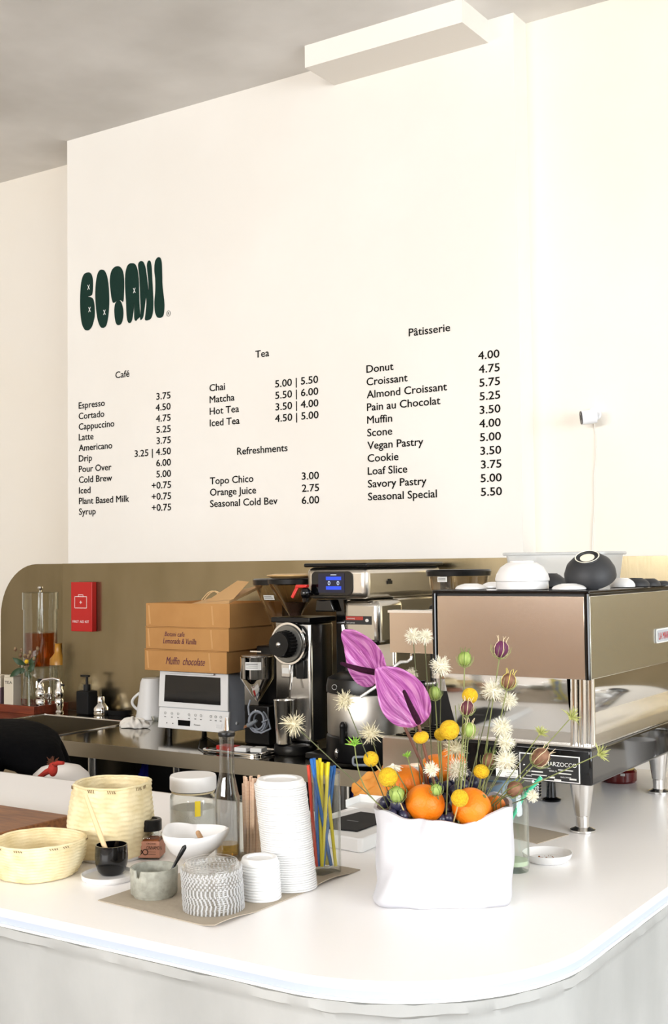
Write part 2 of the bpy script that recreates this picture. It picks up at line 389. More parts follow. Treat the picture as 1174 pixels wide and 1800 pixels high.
MB().tube([(c.x+rr_*math.cos(a*PI/12), YW, c.z+rr_*1.15*math.sin(a*PI/12)) for a in range(24)], 0.0009, 4, closed=True).build('trademark_ring', ink, w_menu)
text('trademark_letter', 'R', ink, (c.x, YW, c.z-0.006), EX, EZ, w_menu, cap=0.012, align='CENTER')

# ------------------------------------------------------------------ the bar
B = 0.95
bar = thing('bar_counter', 'L-shaped white topped bar with a rough grey plaster front and a rounded corner', 'counter', (0, 0, 0))
FY, RX, IY, IX, CR = 1.402, -0.700, 2.322, -1.56, 0.33    # front edge, right edge, inner edges, corner radius
def bar_outline(off, n=24):
    f, r, c = FY+off, RX-off, CR-off
    pts = [(-4.6, f)] 
    for i in range(n+1):
        a = -PI/2 + (PI/2)*i/n; pts.append((r-c+c*math.cos(a), f+c+c*math.sin(a)))
    pts += [(r, 3.25), (IX+off, 3.25), (IX+off, IY-off), (-4.6, IY-off)]
    return pts
def slab(off, z0, z1): return MB().prism(bar_outline(off), (0,0,z0), EX, (0,1,0), (0,0,z1-z0))
slab(0, B-0.006, B).build('worktop', white_top, bar, bev=0.0015)
slab(0.0012, B-0.015, B-0.0062).build('edge_band', mat('edge_band_pale_blue', rgb(208,213,228), 0.3), bar, smooth=False)
slab(0.0024, B-0.026, B-0.0152).build('edge_strip', mat('edge_strip_blue', rgb(188,198,216), 0.3), bar, smooth=False)
slab(-0.001, B-0.0305, B-0.0262).build('white_lip', white_print, bar, bev=.001)
# plaster body with a slightly ragged upper lip
pts = bar_outline(0.002, 60); dense = []
for i in range(len(pts)):
    a, b = Vector(pts[i]), Vector(pts[(i+1) % len(pts)]); k = max(1, int((b-a).length/0.03))
    for j in range(k): dense.append(a.lerp(b, j/k))
mb = MB(); n = len(dense); vs = []; fs = []
levels = [(B-0.031, 0.008), (B-0.0325, -0.001), (B-0.046, -0.003), (B-0.052, 0.003), (B-.06, .004), (0.4, 0.004), (0, 0.004)]
cen = Vector((-2, 1.9))
for i, p in enumerate(dense):
    t = (dense[(i+1) % n]-dense[i-1]).normalized(); nn = Vector((-t.y, t.x))
    for j, (z, o) in enumerate(levels):
        q = p + nn*(o + (0.0035*noise.noise(Vector((p.x*22, p.y*22, j*1.7))) if 0 < j < 4 else 0))
        vs.append((q.x, q.y, z + (0.003*noise.noise(Vector((p.x*30, p.y*30, 5+j))) if 0 < j < 4 else 0)))
m_ = len(levels)
for i in range(n):
    k = (i+1) % n
    for j in range(m_-1): fs.append((i*m_+j, k*m_+j, k*m_+j+1, i*m_+j+1))
fs.append(tuple(i*m_ for i in range(n)))
mb.add(vs, fs).build('plaster_base', bar_plaster, bar, ang=50)
MB().box((-4.6, IY+0.003, B-0.10), (IX-0.01, IY+0.055, B-0.012)).build('steel_rail', steel_h, bar, bev=0.002)

# ------------------------------------------------------------------ steel counter along the wall
S = 0.86
ct = thing('steel_counter', 'stainless steel counter with a sunk sink running along the backsplash', 'counter', (0, 0, 0))
CY0 = 3.285
sx0, sx1, sy0, sy1 = -4.10, -3.55, 3.33, 3.80
XB = -1.75
mb = MB()
mb.box((XW+.02, CY0, S-0.004), (sx0, D-.008, S)).box((sx1, CY0, S-0.004), (XB, D-.008, S)).box((sx0, CY0, S-0.004), (sx1, sy0, S)).box((sx0, sy1, S-0.004), (sx1, D-.008, S))
mb.box((XW+.02, D-.008, S-0.004), (XC-.002, DL-.008, S))
mb.build('top_sheet', counter_steel, ct, smooth=False)
MB().box((XW+.02, CY0-0.003, S-0.055), (XB, CY0, S)).box((XW+.02, CY0, S-0.055), (XB, CY0+0.02, S-0.052)).build('front_lip', mat('lip_steel', (0.36,0.30,0.21,1), 0.4, .55, bump=0.02, bscale=25, stretch=(1,20,20)), ct, smooth=False)
mb = MB(); dz = 0.2
mb.box((sx0, sy0, S-dz), (sx1, sy1, S-dz+.004)).box((sx0-.004, sy0, S-dz), (sx0, sy1, S-.004)).box((sx1, sy0, S-dz), (sx1+.004, sy1, S-.004)).box((sx0, sy0-.004, S-dz), (sx1, sy0, S-.004)).box((sx0, sy1, S-dz), (sx1, sy1+.004, S-.004))
mb.build('sink_basin', steel, ct, smooth=False)
MB().tube([(sx0,sy0,S),(sx1,sy0,S),(sx1,sy1,S),(sx0,sy1,S)], 0.006, 8, closed=True).build('sink_rim', chrome_soft, ct)
MB().cyl(((sx0+sx1)/2, (sy0+sy1)/2, S-dz+.004), ((sx0+sx1)/2, (sy0+sy1)/2, S-dz+.008), 0.04).build('drain', chrome_soft, ct)
lx = at(163, 1340, 1, 3.36).x
for x in (XW+.3, -5.0, lx, -2.2):
    for y in (3.36, 3.85): MB().cyl((x, y, 0), (x, y, S-.004), 0.019, seg=16).build('leg', chrome_soft, ct)
MB().box((XW+.1, 3.36, 0.30), (XB, 3.85, 0.32)).build('under_shelf', black_matte, ct, smooth=False)  # black instead of steel: the shade under the counter is put into its colour
MB().box((XW+.1, 3.90, 0.0), (XB, 3.92, 0.80)).build('added_dark_panel', black_matte, ct, smooth=False)  # unseen black sheet, added to keep the space under the counter dark
rm = thing('added_dark_mat', 'added black floor sheet that darkens the aisle behind the bar', 'mat', (-3.6, 2.82, 0.0005))  # unseen mat, added to stop the pale floor brightening the aisle
MB().box((-2.4, -.40, 0), (1.9, .42, .012)).build('sheet', black_matte, rm, smooth=False)

# things kept on the shelf beneath the steel counter
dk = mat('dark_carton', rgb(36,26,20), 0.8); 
for i, (px, w_, h_, m, lab) in enumerate(((215, .16, .22, mat('dark_bag', rgb(20,20,24), .7), 'dark lidded storage bin under the steel counter behind the tall basket'), (330, .3, .26, dk, 'dark brown carton on the shelf under the oven'), (480, .24, .2, dk, 'dark brown carton on the shelf under the grinders'), (600, .2, .24, mat('dark_bag', rgb(20,20,24), .7), 'dark lidded bin under the counter below the coffee server'))):
    P = at(px, 1350, 1, 3.5)
    t = thing('carton' if m is dk else 'storage_bin', lab, 'box', (P.x, 3.6, 0.321))
    MB().box((-w_/2, -.14, 0), (w_/2, .14, h_)).build('body', m, t, bev=0.004)
    MB().box((-w_/2-.005, -.145, h_+.0005), (w_/2+.005, .145, h_+.02)).build('lid', m, t, bev=0.004)
blue = mat('blue_cloth', rgb(30,38,170), 0.7)
for px, py, lab in ((247, 1352, 'bright blue folded cloth in the dark under the steel counter'), (612, 1372, 'small blue folded cloth under the counter behind the flowers')):
    P = at(px, py, 1, 3.40)
    t = thing('cloth', lab, 'cloth', (P.x, 3.40, 0.321)); zz = P.z-0.321
    mb = MB(); nn_ = 9; vs = []; fs = []
    for i in range(nn_):
        for j in range(2):
            vs.append(((-.02+.04*i/(nn_-1)), (0.01 if i % 2 else -0.004)+.02*j, 0)); 
    base = vs; top = [(x*.8, y, zz+.03*math.sin(x*60)) for x, y, z in vs]
    mb.add(base+top, [(2*i, 2*i+2, 2*i+2+2*nn_, 2*i+2*nn_) for i in range(nn_-1)]+[(2*i+1, 2*i+1+2*nn_, 2*i+3+2*nn_, 2*i+3) for i in range(nn_-1)]+[(2*i+2*nn_, 2*i+2+2*nn_, 2*i+3+2*nn_, 2*i+1+2*nn_) for i in range(nn_-1)])
    mb.build('fold', blue, t)

# ------------------------------------------------------------------ woven baskets
def basket(name, lab, px, yb, wpx, ytop, rtop, belly, rows, mm, sq=1.0, rimw=0.0, open_=0.006, tilt=0):
    c, r = stand(px, yb, wpx, B+ (0.012 if sq == 0 else 0)); 
    return c, r
straw_m = mat('pale_palm_weave', rgb(214,196,150), 0.8, col2=rgb(234,220,182), cscale=26, bump=0.1, bscale=120)
def weave(prof, rows, seg, amp, c, name, lab, wob, sqn=2.0, rz=0.0):
    """prof(t)->(radius, z), t 0..1 up the wall; wall with twill relief, floor and inner skin"""
    t_ = thing(name, lab, 'basket', c, rz)
    nv = rows*4; vs = []; fs = []
    def P(u, v, inner):
        a = 2*PI*u; r, z = prof(v)
        k = 1/((abs(math.cos(a))**sqn+abs(math.sin(a))**sqn)**(1/sqn))
        ph = v*rows; row = int(ph)
        d = amp*(abs(math.sin(PI*ph))*0.9 + 0.55*math.sin(2*PI*(u*seg/6 + (0.5 if row % 2 else 0) + ph*0.5)))
        w_ = wob*noise.noise(Vector((math.cos(a)*1.5, math.sin(a)*1.5, v*1.4)))
        rr_ = r*k+w_+(d if not inner else -0.004-d*0.5)
        zt = 0.35*wob*noise.noise(Vector((math.cos(a)*2, math.sin(a)*2, 9)))*v
        return (rr_*math.cos(a), rr_*math.sin(a), z+zt)
    for inner in (0, 1):
        base = len(vs)
        for i in range(seg):
            for j in range(nv+1): vs.append(P(i/seg, j/nv, inner))
        for i in range(seg):
            k = (i+1) % seg
            for j in range(nv):
                q = (base+i*(nv+1)+j, base+k*(nv+1)+j, base+k*(nv+1)+j+1, base+i*(nv+1)+j+1)
                fs.append(q if not inner else q[::-1])
    N = seg*(nv+1)
    for i in range(seg):
        k = (i+1) % seg; fs.append((i*(nv+1)+nv, k*(nv+1)+nv, N+k*(nv+1)+nv, N+i*(nv+1)+nv))
    vs.append((0, 0, 0.002)); vs.append((0, 0, 0.006))
    for i in range(seg):
        k = (i+1) % seg; fs.append((k*(nv+1), i*(nv+1), 2*N)); fs.append((N+i*(nv+1), N+k*(nv+1), 2*N+1))
    MB().add(vs, fs).build('woven_wall', straw_m, t_, ang=80)
    rim = [Vector(P(i/60, 1, 0)) for i in range(60)]
    MB().tube([p+Vector((-p.x*.02, -p.y*.02, 0.001)) for p in rim], 0.0032, 6, closed=True).build('rim', straw_m, t_)
    # a few dark stitches along the rim
    mb = MB()
    for i in range(120):
        a = i/120; p, q = Vector(P(a, 1, 0)), Vector(P(a+0.004, 0.955, 0)); q = q+Vector((q.x, q.y, 0)).normalized()*.0008
        if noise.noise(Vector((i*.21, 3, 1))) > 0.08: mb.tube([p+Vector((p.x, p.y, 0)).normalized()*.0028, q], 0.0007, 4)
    mb.build('rim_stitching', mat('stitch_thread', rgb(120,100,70), .8), t_, kind='stuff')
    return t_
# tall basket on its white tray
c, r = stand(197, 1510, 145, B+0.013)
tr = thing('round_tray', 'round white low tray under the tall woven basket', 'tray', (c.x, c.y, B+.0005))
MB().lathe([(0,0),(r*.80,0),(r*.84,.003),(r*.87,.012),(r*.85,.0125),(r*.82,.006),(0,.006)], 48).build('dish', white_ceramic, tr)
ztop = zat(c, 1377)-B-.0075
weave(lambda v: (r*(0.90+0.09*math.sin(min(1, v*1.7)*PI*.5)-0.085*max(0, v-.45)/.55), 0.0005+ztop*v), 15, 96, 0.0017, (c.x, c.y, B+.0075), 'woven_basket', 'tall pale woven palm basket with an open top, on a white tray', 0.007, 2.3, R(20))
# low wide basket
c2, r2 = stand(68, 1558, 160, B)
zt2 = zat(c2, 1477)-B
weave(lambda v: (r2*(0.80+0.2*math.sin(min(1, v*1.25)*PI*.5)), 0.001+zt2*v), 11, 110, 0.0015, (c2.x, c2.y, B+.0005), 'woven_basket', 'low wide pale woven palm basket at the left end of the bar', 0.006, 2.1)

# wooden board
wood = mat('walnut_board', rgb(112,66,32), 0.45, col2=rgb(150,96,50), cscale=7, cstretch=(2, 14, 14), bump=0.05, bscale=30, stretch=(1,8,8))
zb = B+0.045
pa, pb = at(125, 1433, 2, zb), at(60, 1457, 2, zb)
bd = thing('wooden_board', 'thick dark wooden board lying behind the low basket', 'board', (pa.x, pa.y, B+.0005))
MB().box((-0.75, -0.27, 0), (0, 0, .0445)).build('plank', wood, bd, bev=0.003)

# ------------------------------------------------------------------ black cup with dipper
c, r = stand(191, 1558, 96, B)
t = thing('saucer', 'round white saucer under the small black cup', 'saucer', (c.x, c.y, B+.0003))
MB().lathe([(0,0),(r*.9,0),(r*.98,.004),(r,.011),(r*.965,.0115),(r*.92,.006),(0,.005)], 48).build('dish', white_ceramic, t)
c, r = stand(196, 1543, 58, B+.006); c.z = B+.0058
h = zat(c, 1484)-c.z
t = thing('black_cup', 'small glossy black handleless cup on a white saucer', 'cup', c)
MB().lathe([(0,0),(r*.62,0),(r*.82,.006),(r*.97,.02),(r*1.0,h*.6),(r*.96,h),(r*.90,h),(r*.92,h*.6),(r*.88,.022),(r*.6,.008),(0,.007)], 48).build('body', black_gloss, t)
dpth = depth(c)
a, b = c+Vector((0.004, -0.002, 0.012)), dp(150, 1397, dpth+.03)
t = thing('wooden_stick', 'long pale wooden stick leaning in the small black cup', 'stick', (0,0,0))
MB().tube([a, a.lerp(b, .5), b], [0.0042, .005, .0036], 8).build('shaft', mat('pale_wood', rgb(226,196,150), .6), t)

# ------------------------------------------------------------------ cinnamon jar
c, r = stand(265, 1512, 44, B); h = zat(c, 1462)-B; ht = zat(c, 1441)-B
t = thing('spice_jar', 'square glass jar of ground cinnamon with a black lid', 'jar', (c.x, c.y, B+.0005), R(28))
q = r*.94
MB().box((-q,-q,0), (q,q,h-.004)).build('glass_body', clear, t, bev=.005)
MB().box((-q+.002,-q+.002,.002), (q-.002,q-.002,h-.012)).build('ground_cinnamon', mat('cinnamon', rgb(150,84,44), .9, bump=.3, bscale=200), t, bev=.004)
MB().lathe([(0,h-.003),(q*.72,h-.003),(q*.72,h+.003),(0,h+.003)], 24).build('neck', clear, t)
MB().lathe([(0,h+.0035),(q*.93,h+.0035),(q*.95,h+.005),(q*.95,ht),(q*.88,ht+.002),(q*.6,ht+.002),(q*.58,ht),(0,ht)], 40).build('lid', black, t)
lm = mat('pink_label', rgb(196,140,118), .6)
MB().box((-q-.0006,-q-.0007,.004), (q+.0006,-q-.0002,h*.72)).box((q+.0002,-q-.0007,.004), (q+.0007,q,h*.72)).build('label_sheet', lm, t, smooth=False)
bpy.context.view_layer.update()
Mx = t.matrix_world
def face_text(par, body, x, z, cap, y, m=ink, name='lettering', align='LEFT', width=None):
    Mw = par.matrix_world; e1 = (Mw.to_3x3() @ Vector((1,0,0))); 
    return text(name, body, m, Mw @ Vector((x, y, z)), e1, EZ, par, cap=cap, align=align, width=width)
face_text(t, 'CINNAMON', -q*.1, h*.40, .007, -q-.001, width=q*1.3)
face_text(t, 'ORGANIC', -q*.1, h*.60, .003, -q-.001)
for k in (0, 1): MB().lathe([(.0045,0),(.006,0),(.006,.0004),(.0045,.0004),(.0045,0)], 20).at(Matrix()).build('round_mark', ink, t, loc=(-q*.72+.012*k, -q-.0008, h*.3)).rotation_euler = (PI/2, 0, 0)
for k in (0, 1): MB().box((0,-.0002,0),(q*.75,0,.0006)).build('text_rule', ink, t, loc=(-q*.05, -q-.0008, h*(.30-.09*k)))

# ------------------------------------------------------------------ leather mats
mm_ = mat('taupe_leather', rgb(176,164,146), .7, bump=.1, bscale=80)
def mat_sheet(corners, lab, curl=0):
    P = [at(x, y, 2, B) for x, y in corners]; cc = sum(P, Vector())/4
    t = thing('counter_mat', lab, 'mat', (cc.x, cc.y, B+.0003)); n = 24; vs = []; fs = []
    for i in range(n+1):
        for j in range(n+1):
            u, v = i/n, j/n; p = (P[0].lerp(P[1], u)).lerp(P[3].lerp(P[2], u), v)-cc
            z = curl*max(0, math.sin(u*9+1))*max(0, (1-v)-.9)*10*.006 if curl else 0
            vs.append((p.x, p.y, z)); 
    N = (n+1)**2
    vs += [(x, y, z+.0016) for x, y, z in vs]
    for i in range(n):
        for j in range(n):
            a = i*(n+1)+j; q = (a, a+n+1, a+n+2, a+1); fs.append(q[::-1]); fs.append(tuple(N+k for k in q))
    for i in range(n):
        for a, b in ((i, i+1), ((n)*(n+1)+i, n*(n+1)+i+1), (i*(n+1), (i+1)*(n+1)), (i*(n+1)+n, (i+1)*(n+1)+n)): fs.append((a, b, N+b, N+a))
    MB().add(vs, fs).build('sheet', mm_, t, smooth=False); return t
mfar = at(633, 1530, 2, B)+at(172, 1584, 2, B)-at(378, 1633, 2, B); fx, fy = proj(mfar)
mat_sheet([(378,1633),(633,1530),(fx,fy),(172,1584)], 'large taupe leather mat under the cups, lids and straws', 1)
mat_sheet([(945,1484),(1000,1468),(900,1447),(850,1462)], 'small taupe mat lying in front of the espresso machine foot')
BM = B+.0021

# ------------------------------------------------------------------ grey stoneware bowl + spoon
c, r = stand(271, 1585, 84, BM); h = zat(c, 1523)-BM
t = thing('stoneware_bowl', 'speckled grey stoneware bowl with a notch in its rim', 'bowl', c)
def notch(a, j, rr_, z):
    na = abs((a-R(269)+PI) % (2*PI)-PI)
    if j in (4, 5, 6) and na < .12: z -= .012
    return rr_, z
MB().lathe([(0,0),(r*.84,0),(r*.86,.003),(r*.97,.006),(r,h-.002),(r*.985,h),(r*.90,h),(r*.90,.012),(0,.010)], 96, fn=notch).build('body', mat('grey_stoneware', rgb(150,150,138), .7, col2=rgb(172,172,160), cscale=90, bump=.1, bscale=150), t, ang=60)
t = thing('black_spoon', 'black plastic spoon standing in the grey stoneware bowl', 'spoon', (0,0,0))
a = c+Vector((.015, .005, .015)); b = dp(326, 1486, depth(c)); e = (b-a)
s_ = e.cross(FW).normalized()
mb = MB(); W = [.006,.0035,.003,.004,.0055,.0055,.002]; T = [0,.15,.4,.6,.8,.95,1]
mb.tube([a+e*k+FW*(.004*math.sin(k*3)) for k in T], [w_*.75 for w_ in W], 10); mb.build('handle', black, t)

# ------------------------------------------------------------------ stack of clear plastic lids
c, r = stand(376, 1612, 106, BM); hT = zat(c, 1513)-BM
N = 20; st = (hT-.0135)/(N-1)
def clear_lid(zc):
    o = thing('clear_lid', 'clear plastic cup lid in the leaning stack on the mat', 'lid', zc, group='clear plastic lids in the stack')
    mb = MB(); seg = 64
    def rip(a, j, rr_, z): return rr_, z
    mb.lathe([(r*.80,0.0),(r*.985,0),(r,.0035),(r*.985,.007),(r*.92,.0085),(r*.89,.012),(r*.87,.0135),(r*.80,.0135)], seg, fn=rip); mb.build('ring', clear2, o)
    mb = MB()
    for k in range(44):
        a = k*2*PI/44; ca, sa = math.cos(a), math.sin(a); tx = Vector((-sa, ca, 0))*(r*.030); pn = Vector((ca, sa, 0))
        mb.quadbox([pn*(r*1.004)-tx+EZ*.0008, pn*(r*1.004)+tx+EZ*.0008, pn*(r*1.004)+tx*.8+EZ*.0044, pn*(r*1.004)-tx*.8+EZ*.0044], pn*.0010)
    mb.build('grip_teeth', glass('lid_teeth', (.95,.95,.95,1), (.8,.8,.8,1), milk=.55), o, kind='stuff', smooth=False)
    return o
L0 = clear_lid(c)
for i in range(1, N):
    k = i/(N-1)
    o = dup(L0, (c.x-.004*k*CX.x+.0006*math.sin(i*2.1), c.y-.004*k*CX.y, BM+st*i), rot=(R(1.6)*k, R(-1.2)*k, i*(.1428*5+.012*math.sin(i*.5))))
    if i == N-1: o['label'] = 'clear plastic cup lid on top of the leaning clear stack'; del o['group']
# thin white print-like ribs seen through the stack are the lids' own moulded teeth
# ------------------------------------------------------------------ stacks of white lids
def lid_stack(px, yb, wpx, ytop, n, lean, labs, grp, topr=.62):
    c, r = stand(px, yb, wpx, BM); hh = zat(c, ytop)-BM; st = (hh-.012)/(n-1)
    o = thing('cup_lid', labs[0], 'lid', c, group=grp)
    MB().lathe([(0,.0),(r*.55,0),(r*.97,.0),(r,.0010),(r,st*.72),(r*.985,st*.86),(r*.95,st*.90),(r*.9,.010),(r*.86,.0125),(r*topr*1.08,.0125),(r*topr,.009),(r*topr*.5,.0085),(0,.0085)], 40).build('shell', white_plastic, o, ang=50)
    for i in range(1, n):
        k = i/(n-1)
        q = dup(o, (c.x+lean*k*CX.x+.0003*math.sin(i*1.7), c.y+lean*k*CX.y+.0003*math.cos(i*2.3), BM+st*i), rot=(0, 0, i*.5))
        if i == n-1: q['label'] = labs[1]; del q['group']
    return c, r
lid_stack(512, 1571, 92, 1368, 46, -.018, ('white plastic cup lid in the tall stack beside the straws', 'white plastic cup lid on top of the tall stack'), 'white lids in the tall stack')
lid_stack(460, 1588, 70, 1506, 13, -.003, ('small white plastic cup lid in the short stack', 'small white cup lid on top of the short stack'), 'white lids in the short stack')

# ------------------------------------------------------------------ white ceramic bowl with a squarish rim
c, r = stand(345, 1545, 66, B)
c.z = B; zr = zat(c, 1462)-B; rim = 58*mpp(c+EZ*.1)
t = thing('ceramic_dripper', 'white ceramic bowl with a wavy squarish rim on a narrow foot', 'bowl', (c.x, c.y, B+.0025), R(30))
def sqr(a, j, rr_, z):
    k = 1/((abs(math.cos(a))**3.2+abs(math.sin(a))**3.2)**(1/3.2)) if 3 <= j <= 9 else 1
    return rr_*(1+(k-1)*.8), z+(.006*math.cos(2*a+.8) if 4 <= j <= 8 else 0)
MB().lathe([(0,0),(r*.72,0),(r*.78,.004),(r*.42,zr*.30),(r*.75,zr*.42),(rim*.78,zr*.62),(rim*.95,zr*.86),(rim*.99,zr*.98),(rim*.98,zr),(rim*.94,zr*.985),(rim*.86,zr*.80),(rim*.6,zr*.62),(0,zr*.56)], 64, fn=sqr).build('bowl_body', white_ceramic, t, ang=80)
p = dp(348, 1464, depth(c)-.01)
t = thing('wooden_spoon', 'tip of a small wooden spoon resting in the white ceramic bowl', 'spoon', (0,0,0))
MB().tube([p+Vector((.01,.02,-.035)), p+Vector((.003,.004,-.01)), p], [.004,.005,.0045], 10).ball(p, .0046, 12, 8).build('handle', mat('light_wood', rgb(176,138,100), .6), t)

# ------------------------------------------------------------------ big sugar jar with a white lid
c, r = stand(340, 1478, 82, B); h0 = zat(c, 1388)-B; h1 = zat(c, 1362)-B
t = thing('sugar_jar', 'large glass jar of sugar with a white screw lid and a yellow tag', 'jar', (c.x, c.y, B+.0005))
MB().lathe([(0,0),(r*.94,0),(r,.008),(r,h0*.80),(r*.97,h0*.88),(r*.86,h0*.95),(r*.84,h0),(r*.81,h0),(r*.83,h0*.94),(r*.95,h0*.86),(r*.965,h0*.8),(r*.965,.010),(r*.9,.005),(0,.005)], 48).build('glass_body', clear, t)
MB().lathe([(0,.006),(r*.94,.006),(r*.955,.012),(r*.955,h0*.62),(0,h0*.64)], 40).build('sugar', mat('sugar', rgb(226,224,218), .9, bump=.3, bscale=300), t)
MB().lathe([(0,h0+.0005),(r*.97,h0+.0005),(r*1.0,h0+.003),(r*1.0,h1-.004),(r*.96,h1),(0,h1)], 48).build('lid', white_plastic, t, bev=0)
MB().tube([(r*.9*math.cos(a*PI/16), r*.9*math.sin(a*PI/16), h0*.965) for a in range(32)], .0018, 6, closed=True).build('cord', mat('pale_cord', rgb(210,196,160), .8), t)
a_ = math.atan2(CAM.y-c.y, CAM.x-c.x)+.18
q = Vector((math.cos(a_)*(r+.0016), math.sin(a_)*(r+.0016), h0*.84)); tx = Vector((-math.sin(a_), math.cos(a_), 0))
MB().quadbox([q-tx*.006, q+tx*.006, q+tx*.006-EZ*.032, q-tx*.006-EZ*.032], Vector((math.cos(a_), math.sin(a_), 0))*.0008).build('yellow_tag', mat('yellow_tag', rgb(240,214,50), .5), t, smooth=False)

# ------------------------------------------------------------------ oil bottle with a pour spout
c, r = stand(400, 1515, 44, B)
z = lambda y: zat(c, y)-B
t = thing('pour_bottle', 'glass bottle with a steel pour spout standing beside the stir sticks', 'bottle', (c.x, c.y, B+.0005))
hs, hn, hc = z(1392), z(1366), z(1298)
MB().lathe([(0,0),(r*.93,0),(r,.006),(r,hs*.93),(r*.90,hs),(r*.66,hn),(r*.60,hn+.01),(r*.58,hc),(r*.64,hc),(r*.64,hc+.004),(r*.50,hc+.004),(r*.52,hn),(r*.84,hs),(r*.93,hs*.9),(r*.93,.01),(0,.008)], 40).build('glass_body', glass('smoky_glass', (.84,.85,.85,1), (.22,.23,.24,1), refl=1.3), t)
MB().lathe([(0,.009),(r*.91,.009),(r*.91,.03),(0,.03)], 32).build('syrup', glass('amber_liquid', (.80,.62,.25,1), (.5,.32,.08,1)), t)
MB().lathe([(0,hc+.0045),(r*.66,hc+.0045),(r*.70,hc+.008),(r*.66,hc+.012),(r*.2,hc+.015),(0,hc+.015)], 24).build('stopper', black, t)
MB().cyl((0,0,hc+.0155), (0,0,z(1262)), r*.22, r*.12, 14).build('spout_tube', chrome, t)

# ------------------------------------------------------------------ jar of stir sticks
c, r = stand(444, 1512, 56, B); z = lambda y: zat(c, y)-B
t = thing('stick_jar', 'clear glass tumbler holding the wooden stir sticks', 'jar', (c.x, c.y, B+.0005))
hj = z(1402)
MB().lathe([(0,0),(r*.9,0),(r*.93,.004),(r,hj),(r*.96,hj),(r*.9,.010),(0,.008)], 40).build('glass_body', clear, t)
sw = mat('birch_stick', rgb(214,178,150), .6, col2=rgb(226,196,168), cscale=30)
s0 = None
for i in range(22):
    a = i*2.4; rr_ = r*.62*math.sqrt((i+.5)/22); x, y = rr_*math.cos(a), rr_*math.sin(a)
    L = z(1362+rnd.random()*14)-.011
    if s0 is None:
        s0 = thing('stir_stick', 'flat wooden coffee stir stick standing in the glass tumbler', 'stick', (0,0,0), group='wooden stir sticks in the tumbler')
        MB().box((-.0029,-.0008,0), (.0029,.0008,1)).build('strip', sw, s0, smooth=False)
        o = s0
    else: o = dup(s0)
    o.location = (c.x+x*.8, c.y+y*.8, B+.0095); o.scale = (1, 1, L); o.rotation_euler = (R(rnd.uniform(-2,2)) - y*1.2, x*1.6, YAW+rnd.uniform(-.9, .9))

# ------------------------------------------------------------------ glass of paper straws
c, r = stand(573, 1540, 54, BM); z = lambda y: zat(c, y)-BM
t = thing('straw_glass', 'tall clear glass cylinder holding coloured straws', 'vase', c)
hj = z(1358)
MB().lathe([(0,0),(r*.97,0),(r,.004),(r,hj),(r*.95,hj),(r*.93,.014),(r*.5,.010),(0,.010)], 48).build('glass_body', clear, t)
sy_, sb_, sr_ = mat('yellow_straw', rgb(240,222,40), .4), mat('blue_straw', rgb(40,110,190), .4), mat('red_straw', rgb(220,70,50), .4)
cols = [('yellow',sy_),('blue',sb_)]
specs = [(547,1334,582,'blue'),(553,1336,580,'yellow'),(558,1336,566,'yellow'),(552,1333,560,'blue'),(566,1340,562,'yellow'),(571,1342,590,'yellow'),(577,1340,566,'yellow'),(583,1347,560,'blue'),(588,1346,568,'blue'),(542,1345,556,'red'),(562,1333,575,'yellow')]
proto = {}
for i, (xt, yt, xb, cn) in enumerate(specs):
    dd = depth(c)+(-.012+.024*((i*37 % 11)/10))
    top = dp(xt, yt, dd); bot = dp(xb, 1524, depth(c)+(.008*math.sin(i*2))); 
    bx_, by_ = bot.x-c.x, bot.y-c.y; k = min(1, r*.75/max(1e-6, math.hypot(bx_, by_))); bot = Vector((c.x+bx_*k, c.y+by_*k, BM+.0125))
    if cn not in proto:
        o = thing('paper_straw', '', 'straw', (0,0,0)); MB().lathe([(.0033,0),(.0033,1),(.0028,1),(.0028,0),(.0033,0)], 12).build('tube', {'yellow': sy_, 'blue': sb_, 'red': sr_}[cn], o); proto[cn] = o
    else: o = dup(proto[cn])
    e = top-bot; o.location = bot; o.rotation_euler = e.to_track_quat('Z', 'Y').to_euler(); o.scale = (1, 1, e.length)
    o['label'] = {'red': 'single short red straw at the left rim of the straw glass', 'blue': 'blue straw standing in the glass cylinder', 'yellow': 'yellow straw standing in the glass cylinder'}[cn]
    if cn != 'red': o['group'] = cn+' straws in the glass'

# ------------------------------------------------------------------ card reader on a white stand
def rrect(hw, hh, r, n=6):
    out = []
    for cx_, cy_, a0 in ((hw-r, hh-r, 0), (-hw+r, hh-r, PI/2), (-hw+r, -hh+r, PI), (hw-r, -hh+r, 1.5*PI)):
        for i in range(n+1): a = a0+PI/2*i/n; out.append((cx_+r*math.cos(a), cy_+r*math.sin(a)))
    return out
zc_ = B+.030
padp = [at(x, y, 2, zc_) for x, y in ((572,1456),(566,1446),(634,1428),(662,1432),(663,1449),(628,1462))]
c = sum(padp, Vector())/6
t = thing('card_reader', 'white card reader with a black six-sided pad beside the straw glass', 'card reader', (c.x, c.y, B+.0005))
base_ = [at(x, y, 2, zc_) for x, y in ((560,1461),(548,1452),(552,1441),(630,1419),(640,1418),(672,1424),(680,1432),(680,1450),(664,1462),(638,1473),(628,1473))]
MB().prism([(p.x-c.x, p.y-c.y) for p in base_], (0,0,0), EX, (0,1,0), (0,0,.0285)).build('base', white_plastic, t, bev=.003)
MB().prism([(p.x-c.x, p.y-c.y) for p in padp], (0,0,.0287), EX, (0,1,0), (0,0,.003)).build('pad', black_matte, t, bev=.0008)
MB().box((-.016,-.003,.0319),(.012,.003,.0321)).build('mark', mat('grey_mark', rgb(80,80,80), .5), t, smooth=False)
tr0 = at(634, 1426, 2, B)
t = thing('paper_tray', 'small folded white card tray behind the black card reader pad', 'tray', (tr0.x, tr0.y+.055, B+.0005), R(4))
MB().box((-.055,-.035,0),(.045,.035,.002)).build('base', white_print, t)
